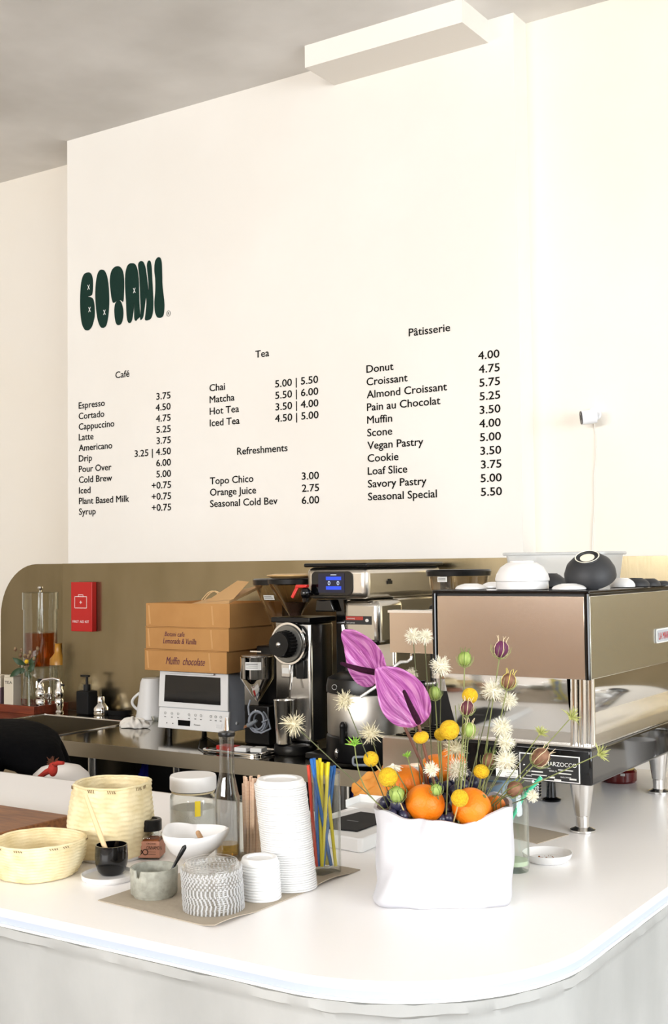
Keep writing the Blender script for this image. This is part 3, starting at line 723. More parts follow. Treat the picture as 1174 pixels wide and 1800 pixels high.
for nm, a, b in (('side_wall',(-.055,.033,.002),(.045,.035,.020)),('side_wall',(-.055,-.035,.002),(-.053,.033,.018)),('side_wall',(.043,-.035,.002),(.045,.033,.018))): MB().box(a, b).build(nm, white_print, t)

# croissant-like orange cloth heap behind the reader
c = at(632, 1432, 2, B)
c = at(632, 1424, 2, B)+Vector((-.02,.145,0))
t = thing('orange_cloth', 'crumpled orange cloth heaped behind the card reader', 'cloth', (c.x, c.y, B+.0005))
vs = []; fs = []; n = 72; nl = 22
for i in range(n):
    for j in range(nl):
        a = 2*PI*i/n; v = j/(nl-1)
        nv_ = Vector((math.cos(a)*1.7, math.sin(a)*1.7, v*2.2)); nz = noise.noise(nv_); n2 = noise.noise(nv_*2.6+Vector((5,5,5)))
        rr_ = .068*math.cos(v*PI/2)**.7*(1+.35*nz+.22*n2-.14*abs(math.sin(a*3.5+v*3+nz*3))) if j < nl-1 else 0
        zz = .072*math.sin(v*PI/2)*(1+.35*noise.noise(Vector((math.cos(a)*1.2, math.sin(a)*1.2, 3))))-.010*abs(math.sin(a*3.5+v*3+nz*3))*math.sin(v*PI)+.006*n2
        vs.append((rr_*math.cos(a)*1.15, rr_*math.sin(a)*.8, max(.0003, zz) if j else 0))
top_z = sum(vs[i*nl+nl-2][2] for i in range(n))/n
for i in range(n): vs[i*nl+nl-1] = (0, 0, top_z)
for i in range(n):
    k = (i+1) % n
    for j in range(nl-1): fs.append((i*nl+j, k*nl+j, k*nl+j+1, i*nl+j+1))
fs.append(tuple(i*nl for i in range(n))[::-1])
MB().add(vs, fs).build('folds', mat('orange_cloth', rgb(216,140,52), .75, col2=rgb(230,164,80), cscale=20, bump=.15, bscale=60), t, sub=1, ang=180)
c = dp(655, 1408, 2.70)
t = thing('paper_slip', 'folded white paper slip leaning beside the orange cloth', 'paper', (c.x+.065, c.y+.10, B+.0005), R(-20))
MB().quadbox([(-.05,0,0),(.05,.03,0),(.04,.05,.052),(-.04,.02,.058)], (0,.0012,.0004)).build('sheet', white_print, t, smooth=False)

# ------------------------------------------------------------------ drinking jar with a green straw, crumb plate
c, r = stand(905, 1537, 52, B); z = lambda y: zat(c, y)-B
t = thing('drinking_jar', 'clear glass jar with cloudy dregs behind the white planter', 'jar', (c.x, c.y, B+.0005))
hj = z(1388)
MB().lathe([(0,0),(r*.92,0),(r,.008),(r,hj*.78),(r*.86,hj*.9),(r*.84,hj),(r*.80,hj),(r*.82,hj*.9),(r*.95,hj*.77),(r*.95,.012),(0,.008)], 40).build('glass_body', glass('greenish_glass', (.96,.98,.965,1), (.5,.58,.53,1)), t)
MB().lathe([(0,.009),(r*.93,.012),(r*.94,.02),(r*.7,.022),(0,.017)], 32).build('dregs', mat('pale_dregs', rgb(196,208,178), .5), t)
a, b, e = c+Vector((-.012,-.005,.02)), dp(919, 1402, depth(c)), dp(951, 1366, depth(c)-.01)
k1 = dp(896, 1445, depth(c))
t = thing('green_straw', 'translucent mint green bent straw in the drinking jar', 'straw', (0,0,0))
MB().tube([a, k1, b.lerp(k1, .15), b, b.lerp(e, .15), e], .0036, 12).build('tube', mat('mint_straw', rgb(64,200,156), .3), t)
c, r = stand(962, 1524, 88, B)
t = thing('crumb_plate', 'small white round plate with brown crumbs at the machine foot', 'plate', (c.x, c.y, B+.0005))
MB().lathe([(0,0),(r*.78,0),(r*.95,.008),(r,.016),(r*.975,.0165),(r*.9,.009),(r*.76,.004),(0,.004)], 56).build('dish', white_ceramic, t)
crm = mat('brown_crumb', rgb(140,84,48), .8); mb = MB()
for i in range(60):
    a = rnd.random()*2*PI; q = r*.66*math.sqrt(rnd.random()) if i > 40 else r*.28*rnd.random()
    x, y = q*math.cos(a)-(.008 if i <= 40 else 0), q*math.sin(a)-(.012 if i <= 40 else 0); s_ = rnd.uniform(.0006, .0024 if i < 40 else .0014)
    mb.ball((x, y, .0045+s_*.6), s_, 6, 4, (1, 1, .8))
mb.build('crumbs', crm, t, kind='stuff')

# ================================================================== back counter
ZC = S+.0008
def sP(px, Y): return at(px, 1250, 1, Y).x
# ------------------------------------------------------------------ toaster oven
YO = 3.53
xl, xr = at(277, 1240, 1, YO).x, at(399, 1240, 1, YO).x
zb_ = at(340, 1284, 1, YO).z; zt_ = at(340, 1181, 1, YO).z
W, Hh, Dp = xr-xl, zt_-zb_, .27
t = thing('toaster_oven', 'white toaster oven with a black glass door under the cardboard boxes', 'oven', (xl, YO, ZC))
z0 = zb_-ZC; dr = z0+Hh*.36
grey_side = mat('grey_enamel', rgb(186,192,202), .45)
MB().box((.004, .012, z0), (W-.004, Dp, z0+Hh)).build('body', grey_side, t, bev=.004)
MB().quadbox([(.0,.0,z0),(W,.0,z0),(W,.010,dr-.002),(.0,.010,dr-.002)], (0,.012,0)).build('control_panel', white_plastic, t, bev=.002)
dq = [(.0,.004,dr),(W,.004,dr),(W-.003,.010,z0+Hh),(.003,.010,z0+Hh)]
door = MB().quadbox(dq, (0,.010,0)).build('door', white_plastic, t, bev=.003)
MB().quadbox([(W*.09,.0022,dr+Hh*.10),(W*.90,.0022,dr+Hh*.10),(W*.89,.0068,z0+Hh*.92),(W*.10,.0068,z0+Hh*.92)], (0,.004,0)).build('door_glass', black_gloss, door)
MB().box((W*.18,-.004,z0+Hh*.955),(W*.82,.004,z0+Hh*.985)).build('door_handle', white_plastic, door, bev=.002)
for x in (.035, W-.035):
    for y in (.03, Dp-.03): MB().cyl((x, y, 0), (x, y, z0), .010, .012, 14).build('foot', black, t)
pz = lambda k: z0+(dr-z0)*k
MB().box((W*.30,.0005,pz(.18)),(W*.47,.004,pz(.44))).build('display', black_gloss, t, smooth=False)
bpy.context.view_layer.update()
btn = MB(); 
for i, x in enumerate((.10,.20,.29,.45,.54,.62,.76,.83,.90)):
    o = MB().tube([(W*x+.0045*math.cos(a*PI/6), .0046+.0002, pz(.72)+.0045*math.sin(a*PI/6)) for a in range(12)], .0006, 4, closed=True).build('button_mark', mat('grey_print', rgb(120,120,118), .5), t)
    MB().box((W*x-.004,.0040,pz(.52)),(W*x+.004,.0046,pz(.56))).build('caption_mark', mat('grey_print', rgb(120,120,118), .5), t)
for x in (.13, .22): MB().ball((W*x,.0022,pz(.25)), .0022, 8, 6).build('button', black, t)
MB().box((W*.84,.0012,pz(.2)),(W*.92,.003,pz(.40))).build('start_button', white_plastic, t, bev=.001)
text('lettering', 'Panasonic', ink, (xl+W*.53, YO+.0006, ZC+pz(.24)), EX, EZ, t, cap=.0055)
MB().quadbox([(W+.0001-.004,.11,z0+Hh*.32),(W+.0001-.004,.21,z0+Hh*.32),(W+.0001-.004,.21,z0+Hh*.62),(W+.0001-.004,.11,z0+Hh*.62)], (.0006,0,0)).build('rating_label', mat('label_grey', rgb(120,126,134), .6), t, smooth=False)
mb = MB(); 
for j in range(7): mb.box((W-.0034,.115,z0+Hh*(.345+.037*j)),(W-.0032,.20-.01*(j%3),z0+Hh*(.355+.037*j)))
mb.build('label_rules', ink, t, kind='stuff', smooth=False)
MB().ball((W-.002,.06,z0+.03), .006, 12, 8, (.5,1,1)).build('side_screw', white_plastic, t)

# ------------------------------------------------------------------ three cardboard cake boxes on the oven and a paper bag
card = mat('kraft_cardboard', rgb(176,126,70), .8, col2=rgb(190,140,82), cscale=5, bump=.05, bscale=60)
zz = zt_+.0015
def cbox(pl, pr, ptop, pbot, YF, dep, lab, open_=False):
    global zz
    x0, x1 = at(pl, 1120, 1, YF).x, at(pr, 1120, 1, YF).x; h = at(310, ptop, 1, YF).z-at(310, pbot, 1, YF).z
    t = thing('cardboard_box', lab, 'box', (x0, YF, zz)); w_ = x1-x0
    if open_:
        MB().box((0,0,0),(w_,.003,h)).build('front_panel', card, t); MB().box((0,dep-.003,0),(w_,dep,h)).build('back_panel', card, t)
        MB().box((0,.003,0),(.003,dep-.003,h)).build('side_panel', card, t); MB().box((w_-.003,.003,0),(w_,dep-.003,h)).build('side_panel', card, t)
        MB().box((.003,.003,0),(w_-.003,dep-.003,.003)).build('bottom_panel', card, t)
    else:
        MB().box((0,0,0),(w_,dep,h-.004)).build('tray', card, t, bev=.0015)
        MB().box((-.001,-.001,h-.0035),(w_+.001,dep+.001,h)).build('lid', card, t, bev=.001)
    for k in (.04, .80): MB().quadbox([(w_*k,-.0006,h*.1),(w_*(k+.02),-.0006,h*.1),(w_*(k-.0)+.002,-.0006,h*.9),(w_*(k-.02)+.002,-.0006,h*.9)], (0,.0004,0)).build('tape_strip', mat('tape', rgb(200,152,96), .35), t)
    zz += h+.0008; return t, x0, w_, h
marker = mat('marker_ink', rgb(92,34,60), .6)
t, x0, w_, h = cbox(254, 398, 1144, 1182, 3.50, .33, 'bottom cardboard box of the stack, marked Muffin chocolate')
text('handwriting', 'Muffin  chocolate', marker, (x0+w_*.27, 3.4985, t.location.z+h*.32), EX, (.1,0,1), t, cap=h*.34, width=w_*.47, shear=.15)
t, x0, w_, h = cbox(256, 402, 1104, 1144, 3.50, .33, 'middle cardboard box of the stack with two lines of handwriting')
text('handwriting', 'Botani cafe', marker, (x0+w_*.24, 3.4985, t.location.z+h*.58), EX, EZ, t, cap=h*.2, width=w_*.24, shear=.2)
text('handwriting', 'Lemonade & Vanilla', marker, (x0+w_*.22, 3.4985, t.location.z+h*.26), EX, EZ, t, cap=h*.24, width=w_*.40, shear=.2)
t, x0, w_, h = cbox(257, 404, 1062, 1103, 3.50, .33, 'top open cardboard box of the stack holding a folded paper bag', True)
zr_ = t.location.z
bagm = mat('brown_paper', rgb(196,156,106), .8, bump=.1, bscale=40)
g = thing('paper_bag', 'brown paper bag with twisted handles lying in the top open cardboard box', 'bag', (x0+w_*.55, 3.6, zr_+.0035))
MB().quadbox([(-.055,-.06,h*.75),(.16,-.07,h*.95),(.19,.10,h*1.6),(-.03,.11,h*1.1)], (0,.0,.012)).build('bag_panel', bagm, g, bev=.002)
MB().quadbox([(-.09,-.05,0),(.13,-.06,0),(.15,.1,0),(-.08,.1,0)], (0,0,h*.7)).build('bag_body', bagm, g, bev=.002)
MB().quadbox([(.03,-.05,h*1.02),(.17,-.055,h*1.15),(.185,.02,h*1.85),(.13,.02,h*1.9)], (0,.002,.001)).build('bag_fold', bagm, g)
for k in (0, 1): MB().tube([(.06-.02*k+.08*(u/10-.5)*1.4-.04, .02+.01*k, h*(1.05+.0*k)+.036*math.sin(PI*u/10)) for u in range(11)], .0022, 6).build('twisted_handle', mat('paper_cord', rgb(214,184,138), .8), g)

# ------------------------------------------------------------------ white kettle behind the oven, rag, dish
c, r = stand(266, 1266, 52, S); c.z = ZC; h = zat(c, 1192)-ZC
t = thing('kettle', 'white electric kettle with a round loop handle behind the toaster oven', 'kettle', c)
MB().lathe([(0,0),(r*1.05,0),(r*1.05,.012),(r,.02),(r*.72,h*.9),(r*.62,h),(0,h)], 36).build('body', white_plastic, t)
hx, hy = -CX.x, -CX.y
MB().tube([(hx*(r*.8+.032*math.sin(PI*u/12)), hy*(r*.8+.032*math.sin(PI*u/12)), h*.18+h*.45*u/12) for u in range(13)], .006, 10).build('handle', white_plastic, t)
c = at(233, 1279, 2, S)
t = thing('rag', 'crumpled white cleaning rag at the right edge of the sink', 'cloth', (c.x, c.y+.01, ZC))
vs = []; fs = []; n = 36
for i in range(n):
    for j in range(12):
        a = 2*PI*i/n; v = j/11; k = 1+.35*noise.noise(Vector((math.cos(a)*2, math.sin(a)*2, v*3)))+.1*math.sin(a*9)
        vs.append((.062*math.cos(v*PI/2)**.6*k*math.cos(a)*1.1 if j < 11 else 0, .042*math.cos(v*PI/2)**.6*k*math.sin(a) if j < 11 else 0, .036*math.sin(v*PI/2)*(1+.5*noise.noise(Vector((math.cos(a)*2, math.sin(a)*2, 7))))))
for i in range(n):
    for j in range(11): k = (i+1) % n; fs.append((i*12+j, k*12+j, k*12+j+1, i*12+j+1))
fs.append(tuple(i*12 for i in range(n))[::-1])
MB().add(vs, fs).build('folds', mat('white_cotton', rgb(232,228,220), .85, bump=.2, bscale=60), t, sub=1)
c = at(272, 1270, 2, S)
t = thing('glass_dish', 'small clear glass dish squeezed between rag and oven', 'dish', (c.x-.02, c.y+.05, ZC))
MB().lathe([(0,0),(.028,0),(.036,.018),(.034,.018),(.027,.002),(0,.002)], 28).build('dish', clear, t)

# ------------------------------------------------------------------ soap bottle, shaker top, dark pan
c, r = stand(153, 1257, 31, S); c.z = ZC; z = lambda y: zat(c, y)-ZC
t = thing('soap_bottle', 'black square soap pump bottle by the steel backsplash', 'bottle', c)
MB().box((-r*.95,-r*.8,0),(r*.95,r*.8,z(1214))).build('body', black_matte, t, bev=.006)
MB().cyl((0,0,z(1214)-.001),(0,0,z(1203)), r*.42, seg=16).build('collar', black, t)
MB().cyl((0,0,z(1203)),(0,0,z(1190)), r*.16, seg=12).box((-r*.15-.03,-.006,z(1190)),(.014,.006,z(1190)+.009)).build('pump', black, t)
c, r = stand(177, 1258, 28, S); c.z = ZC; z = lambda y: zat(c, y)-ZC
t = thing('shaker_top', 'steel cocktail shaker top standing beside the black soap bottle', 'shaker', c)
MB().lathe([(0,0),(r*.95,0),(r,.003),(r*.98,z(1244)),(r*.75,z(1239)),(r*.5,z(1235)),(r*.48,z(1226)),(r*.4,z(1224)),(0,z(1224))], 32).build('body', chrome, t)
c, r = stand(213, 1258, 52, S); c.z = ZC
t = thing('pan', 'low dark round pan against the backsplash left of the rag', 'pan', c)
MB().lathe([(0,0),(r*.9,0),(r,.02),(r*.96,.02),(r*.87,.003),(0,.003)], 36).build('body', black_matte, t)

# ------------------------------------------------------------------ first aid sign
YF = D-.0075
p0, p1 = at(133, 1023, 1, YF), at(170, 1110, 1, YF)
t = thing('first_aid_sign', 'red first aid kit box sign on the steel backsplash', 'sign', (p0.x, YF, p1.z))
W, Hh = p1.x-p0.x, p0.z-p1.z
MB().box((0,-.030,0),(W,0,Hh)).build('panel', red_m, t, bev=.002)
yf = -.0306; cx_, cz_ = W*.47, Hh*.59; a = W*.29; b = Hh*.12
fr = MB(); th = .0022
for q in ((cx_-a,cz_-b,cx_+a,cz_-b+th),(cx_-a,cz_+b-th,cx_+a,cz_+b),(cx_-a,cz_-b,cx_-a+th,cz_+b),(cx_+a-th,cz_-b,cx_+a,cz_+b),(cx_-a*.42,cz_+b,cx_-a*.42+th,cz_+b*1.3),(cx_+a*.42-th,cz_+b,cx_+a*.42,cz_+b*1.3),(cx_-a*.42,cz_+b*1.3-th,cx_+a*.42,cz_+b*1.3)):
    fr.box((q[0],yf,q[1]),(q[2],yf+.0004,q[3]))
fr.build('case_symbol', white_print, t, smooth=False, kind='stuff')
MB().box((cx_-.0075,yf,cz_-.0012),(cx_+.0075,yf+.0004,cz_+.0012)).box((cx_-.0012,yf,cz_-.0075),(cx_+.0012,yf+.0004,cz_+.0075)).build('cross_symbol', white_print, t, smooth=False, kind='stuff')
bpy.context.view_layer.update()
text('lettering', 'FIRST AID KIT', white_print, (p0.x+W*.47, YF+yf, p1.z+Hh*.175), EX, EZ, t, cap=Hh*.048, width=W*.78, align='CENTER')

# ------------------------------------------------------------------ drinks dispenser, carafe, tray with tins and flowers, taps
YD = 4.07
c = Vector((at(71, 1150, 1, YD).x, YD, ZC)); r = 29.5*mpp(c); z = lambda y: zat(c, y)-ZC
t = thing('drink_dispenser', 'tall glass drinks dispenser half full of amber tea with a knobbed lid', 'dispenser', c)
zb2, zl, zj, zlid = z(1172), z(1112), z(1071), z(1041)
tea = glass('amber_tea', (.78,.36,.10,1), (.45,.16,.03,1))
MB().lathe([(0,zb2),(r,zb2),(r,zj),(r*.965,zj),(r*.965,zb2+.006),(0,zb2+.006)], 40).build('glass_body', clear, t)
MB().lathe([(0,zb2+.007),(r*.95,zb2+.007),(r*.95,zl),(0,zl)], 36).build('tea', tea, t)
MB().lathe([(r*.2,zb2+.01),(r*.2,zj),(r*.17,zj),(r*.17,zb2+.01)], 20).build('ice_tube', clear, t)
MB().lathe([(r*1.06,z(1071)),(r*1.06,zlid),(0,zlid+.003),(0,zlid),(r*1.03,zlid-.003),(r*1.03,z(1071))], 40).build('lid', clear, t)
MB().lathe([(0,zlid+.003),(.006,zlid+.003),(.005,z(1038)),(.013,z(1034)),(.011,z(1031)),(0,z(1030.5))], 20).build('knob', chrome, t)
MB().lathe([(r*.98,0),(r*1.0,0),(r*1.0,zb2-.001),(r*.90,zb2-.001),(r*.93,zb2-.006),(r*.93,.002),(r*.98,0)], 40).build('stand', clear, t)
MB().cyl((-.0,-r,zb2+.02),(0,-r-.035,zb2+.02), .008, seg=12).cyl((0,-r-.03,zb2+.028),(0,-r-.03,zb2-.015), .006, seg=12).build('tap', chrome, t)
c = Vector((at(103, 1190, 1, 4.05).x, 4.05, ZC)); r = 16*mpp(c); z = lambda y: zat(c, y)-ZC
t = thing('carafe', 'long-necked amber carafe on a clear base beside the drinks dispenser', 'carafe', c)
MB().lathe([(0,z(1168)),(r,z(1168)),(r*.95,z(1158)),(r*.45,z(1148)),(r*.38,z(1133)),(r*.44,z(1131)),(0,z(1131))], 32).build('body', mat('amber_glaze', rgb(190,134,48), .3), t)
MB().lathe([(r,0),(r,z(1168)-.001),(r*.9,z(1168)-.001),(r*.9,.004),(0,.004),(0,0)], 28).build('glass_base', clear, t)
trm = mat('red_wood', rgb(104,40,22), .4, col2=rgb(130,56,30), cscale=8, cstretch=(1,8,8))
c = at(30, 1250, 2, S)
t = thing('serving_tray', 'reddish wooden tray left of the taps holding tea tins and a vase', 'tray', (c.x, 3.90, ZC))
x1 = at(64, 1248, 1, 3.8).x-c.x
MB().box((-.28,-.115,0),(x1,.10,.006)).build('base', trm, t)
for nm, a, b in (('front_side',(-.28,-.115,.006),(x1,-.105,.035)),('back_side',(-.28,.09,.006),(x1,.10,.035)),('end_side',(x1-.01,-.105,.006),(x1,.09,.035))): MB().box(a, b).build(nm, trm, t, bev=.001)
tin = mat('cream_tin', rgb(214,204,184), .5)
for px, lab, wd, full in ((22, 'cream tin lettered TEA on the red wooden tray', 'TEA', 1), (0, 'cream tin with a mauve band, cut by the left edge of the photo', 'E', 0)):
    c = Vector((at(px, 1220, 1, 3.86).x, 3.86, ZC+.0065)); r = 10.5*mpp(c); z = lambda y: zat(c, y)-c.z
    q = thing('tea_tin', lab, 'tin', c, R(8))
    MB().box((-r,-r,0),(r,r,z(1190))).build('body', tin, q, bev=.002)
    MB().box((-r*.96,-r*.96,z(1190)+.0002),(r*.96,r*.96,z(1186))).build('lid', tin, q, bev=.002)
    if not full: MB().box((-r-.0004,-r-.0004,.008),(r+.0004,r+.0004,z(1207))).build('mauve_band', mat('mauve', rgb(110,90,100), .6), q, smooth=False)
    bpy.context.view_layer.update(); face_text(q, wd, 0 if full else r*.4, z(1201), .013, -r-.0008, width=r*1.55 if full else None, align='CENTER')
c = Vector((at(50, 1225, 1, 3.87).x, 3.87, ZC+.0065)); r = 13*mpp(c); z = lambda y: zat(c, y)-c.z
t = thing('bud_vase', 'small conical glass vase of wild stems on the red wooden tray', 'vase', c)
MB().lathe([(0,0),(r,0),(r*.98,.006),(r*.5,z(1190)),(r*.42,z(1178)),(r*.38,z(1178)),(r*.46,z(1190)),(r*.9,.008),(0,.004)], 32).build('glass_body', clear, t)
leaf_dark = mat('dark_leaf', rgb(40,66,34), .5); stem_m = mat('dry_stem', rgb(110,104,66), .7)
def leafmesh(mb, base, tip, w_, nrm, seg=8, curl=.15):
    base, tip = Vector(base), Vector(tip); e = tip-base; L = e.length; s_ = e.cross(Vector(nrm)).normalized(); n_ = s_.cross(e).normalized()
    vs = []
    for k in range(seg+1):
        t_ = k/seg; hw = w_*math.sin(PI*min(1, t_**.8*.97+.02))
        m_ = base+e*t_+n_*(curl*L*math.sin(PI*t_)); vs += [m_-s_*hw+n_*hw*.3, m_, m_+s_*hw+n_*hw*.3]
    fs = []
    for k in range(seg): a = 3*k; fs += [(a,a+1,a+4,a+3),(a+1,a+2,a+5,a+4)]
    N = len(vs); vs += [v+n_*.0004 for v in vs]; fs += [tuple(N+i for i in f[::-1]) for f in fs]
    mb.add(vs, fs)
dd = depth(c)
def loc_(px, py, off=0): return dp(px, py, dd+off)-c
for i, (px, py) in enumerate(((27,1141),(66,1140),(38,1143),(53,1147),(47,1163),(34,1168),(60,1158),(44,1153),(50,1154),(36,1152))):
    a = Vector((.002*i-.006, 0, .01)); b = loc_(px, py, .01*math.sin(i*3)); mid = a.lerp(b, .5)+Vector((0,0,.015))
    MB().tube([a, Vector((a.x*.5, 0, z(1182))), mid, b], .0011, 5).build('stem', stem_m, t)
    if i == 4: MB().ball(b, .0105, 16, 10).build('flower_ball', mat('craspedia', rgb(240,196,40), .8, bump=.5, bscale=300), t)
    else: MB().ball(b, .0085, 12, 8, (1,.9,1.3)).build('seed_pod', mat('brown_pod', rgb(104,70,50), .7, col2=rgb(160,140,100), cscale=60), t)
for a, b, w_ in (((40,1174),(17,1190),.014),((52,1170),(64,1152),.012),((50,1182),(62,1166),.013),((44,1168),(22,1156),.013),((46,1180),(54,1192),.012),((44,1176),(32,1184),.011),((50,1172),(60,1178),.012)):
    mb = MB(); leafmesh(mb, loc_(*a), loc_(*b), w_, -FW); mb.build('leaf', leaf_dark, t)
# taps
def tap(px, yb, ytop, wpx, lab, spout):
    c, r = stand(px, yb, wpx, S); c.z = ZC; z = lambda y: zat(c, y)-ZC; h = z(ytop)
    t = thing('tap', lab, 'tap', c)
    MB().lathe([(0,0),(r*.95,0),(r,.004),(r*.7,.012),(r*.78,.02),(r*.95,.03),(r*.95,h*.38),(r*.75,h*.43),(r*.98,h*.48),(r*.98,h*.66),(r*.7,h*.72),(r*.72,h*.86),(r*.5,h*.93),(0,h*.94)], 28).build('body', chrome, t)
    if spout:
        MB().tube([(0,0,h*.9),(0,-.002,h*.98),(-.02,-.02,h*1.02),(-.05,-.05,h*.99),(-.06,-.06,h*.9)], .0065, 12).build('spout', chrome, t)
        MB().box((.01,-.004,h*.80),(.032,.004,h*.86)).build('lever', black, t, bev=.001)
    else:
        MB().cyl((0,0,h*.94),(0,0,h*1.05), r*.5, r*.62, 16).build('handle', black, t)
tap(71, 1254, 1196, 17, 'left chrome tap pillar with a black knob behind the sink', False)
tap(104, 1254, 1194, 16, 'chrome tap with a hooked spout and black lever behind the sink', True)
c, r = stand(87, 1252, 12, S); c.z = ZC
t = thing('pipe_fitting', 'short chrome pipe fitting between the two tap pillars', 'tap', c)
h = zat(c, 1208)-ZC
MB().lathe([(0,0),(r*.6,0),(r*.6,h*.5),(r*1.1,h*.55),(r*1.1,h*.72),(r*.6,h*.78),(r*.35,h),(0,h)], 24).build('body', chrome, t)

# ------------------------------------------------------------------ grinders
clear_brown = glass('smoky_hopper', (.90,.86,.80,1), (.46,.38,.31,1))
beans = mat('coffee_beans', rgb(58,34,22), .5, bump=.8, bscale=250)
label_w = mat('label_white', rgb(226,226,222), .5)
def cam_yaw(c): return math.atan2(c.y-CAM.y, c.x-CAM.x)-PI/2
# tall shop grinder
Yg = 3.52
c = Vector((at(531, 1310, 1, Yg).x, Yg, ZC)); z = lambda y: zat(c, y)-ZC; m1 = mpp(c)
t = thing('shop_grinder', 'tall chrome and black coffee grinder with a big dial and cone hopper', 'grinder', c)
hw = 36*m1
MB().lathe([(0,0),(.074,0),(.078,.008),(.076,.03),(.065,.036),(0,.036)], 40, cy=-.035, sxy=(1,1.1)).build('base', black, t)
MB().box((-hw,-.045,.037),(hw,.10,z(1093))).build('column', chrome_soft, t, bev=.010)
MB().box((-hw-.002,-.050,.12),(-hw*.25,-.044,z(1093))).build('front_plate', mat('dark_chrome', (.30,.29,.27,1), .12, 1), t, bev=.002)
MB().box((-hw-.012,-.065,z(1093)),(hw+.010,.105,z(1084))).build('top_plate', black, t, bev=.003)
MB().box((-.022,-.052,z(1104)),(.018,-.0455,z(1094))).build('badge', label_w, t, bev=.001)
bpy.context.view_layer.update()
text('lettering', 'EK43', ink, c+Vector((-.014,-.053,z(1102.5))), EX, EZ, t, cap=.009)
dc = at(511, 1131, 1, Yg-.055)-c; rd = 37*m1
ax = Vector((0,-1,0))
MB().cyl(dc, dc+ax*.018, rd*1.0, seg=48).build('grind_housing', chrome, t, bev=.003)
MB().cyl(dc+ax*.019, dc+ax*.026, rd*.90, rd*.86, seg=48).build('dial_ring', mat('dial_grey', rgb(120,120,116), .3, .8), t, bev=.001)
mb = MB()
for i in range(24):
    a = 2*PI*i/24; mb.cyl(dc+ax*.027+Vector((math.cos(a)*rd*.60,0,math.sin(a)*rd*.60)), dc+ax*.062+Vector((math.cos(a)*rd*.56,0,math.sin(a)*rd*.56)), rd*.055, seg=6)
mb.build('knob_ridges', black, t, kind='stuff')
MB().cyl(dc+ax*.027, dc+ax*.075, rd*.60, rd*.55, seg=40).build('knob', black, t, bev=.004)
MB().ball(dc+ax*.0755, rd*.13, 14, 8, (1,.5,1)).build('knob_screw', chrome, t)
MB().box((dc.x-.03,-.075,dc.z-rd-.045),(dc.x+.012,-.051,dc.z-rd+.004)).build('chute', chrome_soft, t, bev=.004)
MB().box((dc.x-.024,-.0765,dc.z-rd-.030),(dc.x+.006,-.0752,dc.z-rd-.010)).build('small_label', label_w, t)
MB().tube([(dc.x+.012,-.06,dc.z-rd),(dc.x+.016,-.075,dc.z-rd-.05),(dc.x+.018,-.085,dc.z-rd-.085)], .0035, 8).build('bag_clamp', chrome, t)
MB().box((hw*.25,-.058,z(1190)),(hw*.72,-.046,z(1158))).build('switch', black, t, bev=.002)
hz = z(1083); ht = z(1026); hr = 47*m1
hx = (at(517, 1050, 1, Yg)-c).x
MB().lathe([(.022,hz),(.024,hz+.006),(hr,ht),(hr*.975,ht),(.021,hz+.008),(.018,hz)], 40, cx=hx+.004).build('hopper', clear_brown, t)
MB().lathe([(0,hz+.001),(.019,hz+.001),(hr*.42,hz+(ht-hz)*.42),(0,hz+(ht-hz)*.44)], 32, cx=hx+.004).build('coffee_beans', beans, t)
MB().lathe([(hr*1.02,ht),(hr*1.03,z(1018)),(0,z(1017)),(0,ht+.002),(hr*.96,ht)], 40, cx=hx+.004).build('hopper_lid', black, t)
q = thing('wooden_plate', 'round pale wooden plate lying on the black lid of the tall grinder hopper', 'plate', c+Vector((hx+.004, 0, z(1017)+.0012)))
MB().lathe([(0,0),(hr*.85,0),(hr*1.08,.009),(hr*1.05,.013),(hr*.8,.016),(0,.016)], 44).build('plate', mat('bamboo', rgb(206,172,118), .5, col2=rgb(190,152,98), cscale=8, cstretch=(1,10,10)), q)
# steel cup on the grinder base
cc = Vector((at(500, 1312, 1, 3.43).x, 3.43, ZC+.0375)); z2 = lambda y: zat(cc, y)-cc.z; r = 16*m1
q = thing('steel_cup', 'tapered steel dosing cup standing on the tall grinder base', 'cup', cc)
MB().lathe([(0,0),(r*.86,0),(r*.9,.004),(r*1.12,z2(1232)),(r*1.16,z2(1230)),(r*1.08,z2(1231)),(r*.82,.006),(0,.005)], 36).build('body', chrome_soft, q)
# doser grinder behind it
Yh = 3.63
c = Vector((at(470, 1290, 1, Yh).x, Yh, ZC)); z = lambda y: zat(c, y)-ZC; m1 = mpp(c)
t = thing('doser_grinder', 'black espresso grinder with a conical steel doser and slanted clear hopper', 'grinder', c)
MB().box((-.055,-.07,0),(.06,.09,z(1236))).build('base_body', black, t, bev=.006)
MB().box((-.035,-.02,z(1236)),(.06,.09,z(1135))).build('upper_body', black, t, bev=.006)
MB().box((-.048,-.076,z(1236)),(.016,-.0705,z(1186))).build('steel_plate', chrome_soft, t, bev=.001)
MB().ball((.0,-.071,z(1245)), .005, 12, 8).build('front_screw', chrome, t)
fx_ = (at(452, 1180, 1, Yh-.14)-c).x; r = 29*mpp(c)
MB().lathe([(0,z(1222)),(.008,z(1224)),(.012,z(1222)),(r*.98,z(1186)),(r,z(1184)),(r,z(1151)),(r*1.03,z(1148)),(r*.95,z(1147)),(r*.95,z(1186)),(0,z(1218))], 40, cx=fx_, cy=-.14).build('doser_cone', chrome, t)
MB().lathe([(r*.3,z(1147)),(r*.94,z(1146.5)),(r*.94,z(1145.5)),(0,z(1145)),(0,z(1146.6))], 40, cx=fx_, cy=-.14).build('doser_lid', chrome_soft, t)
MB().box((fx_-.03,-.14-.002,z(1141)),(fx_+.02,-.14+.002,z(1139))).build('doser_lever', chrome, t)
a_ = cam_yaw(c+Vector((fx_,-.14,0)))
mb = MB(); 
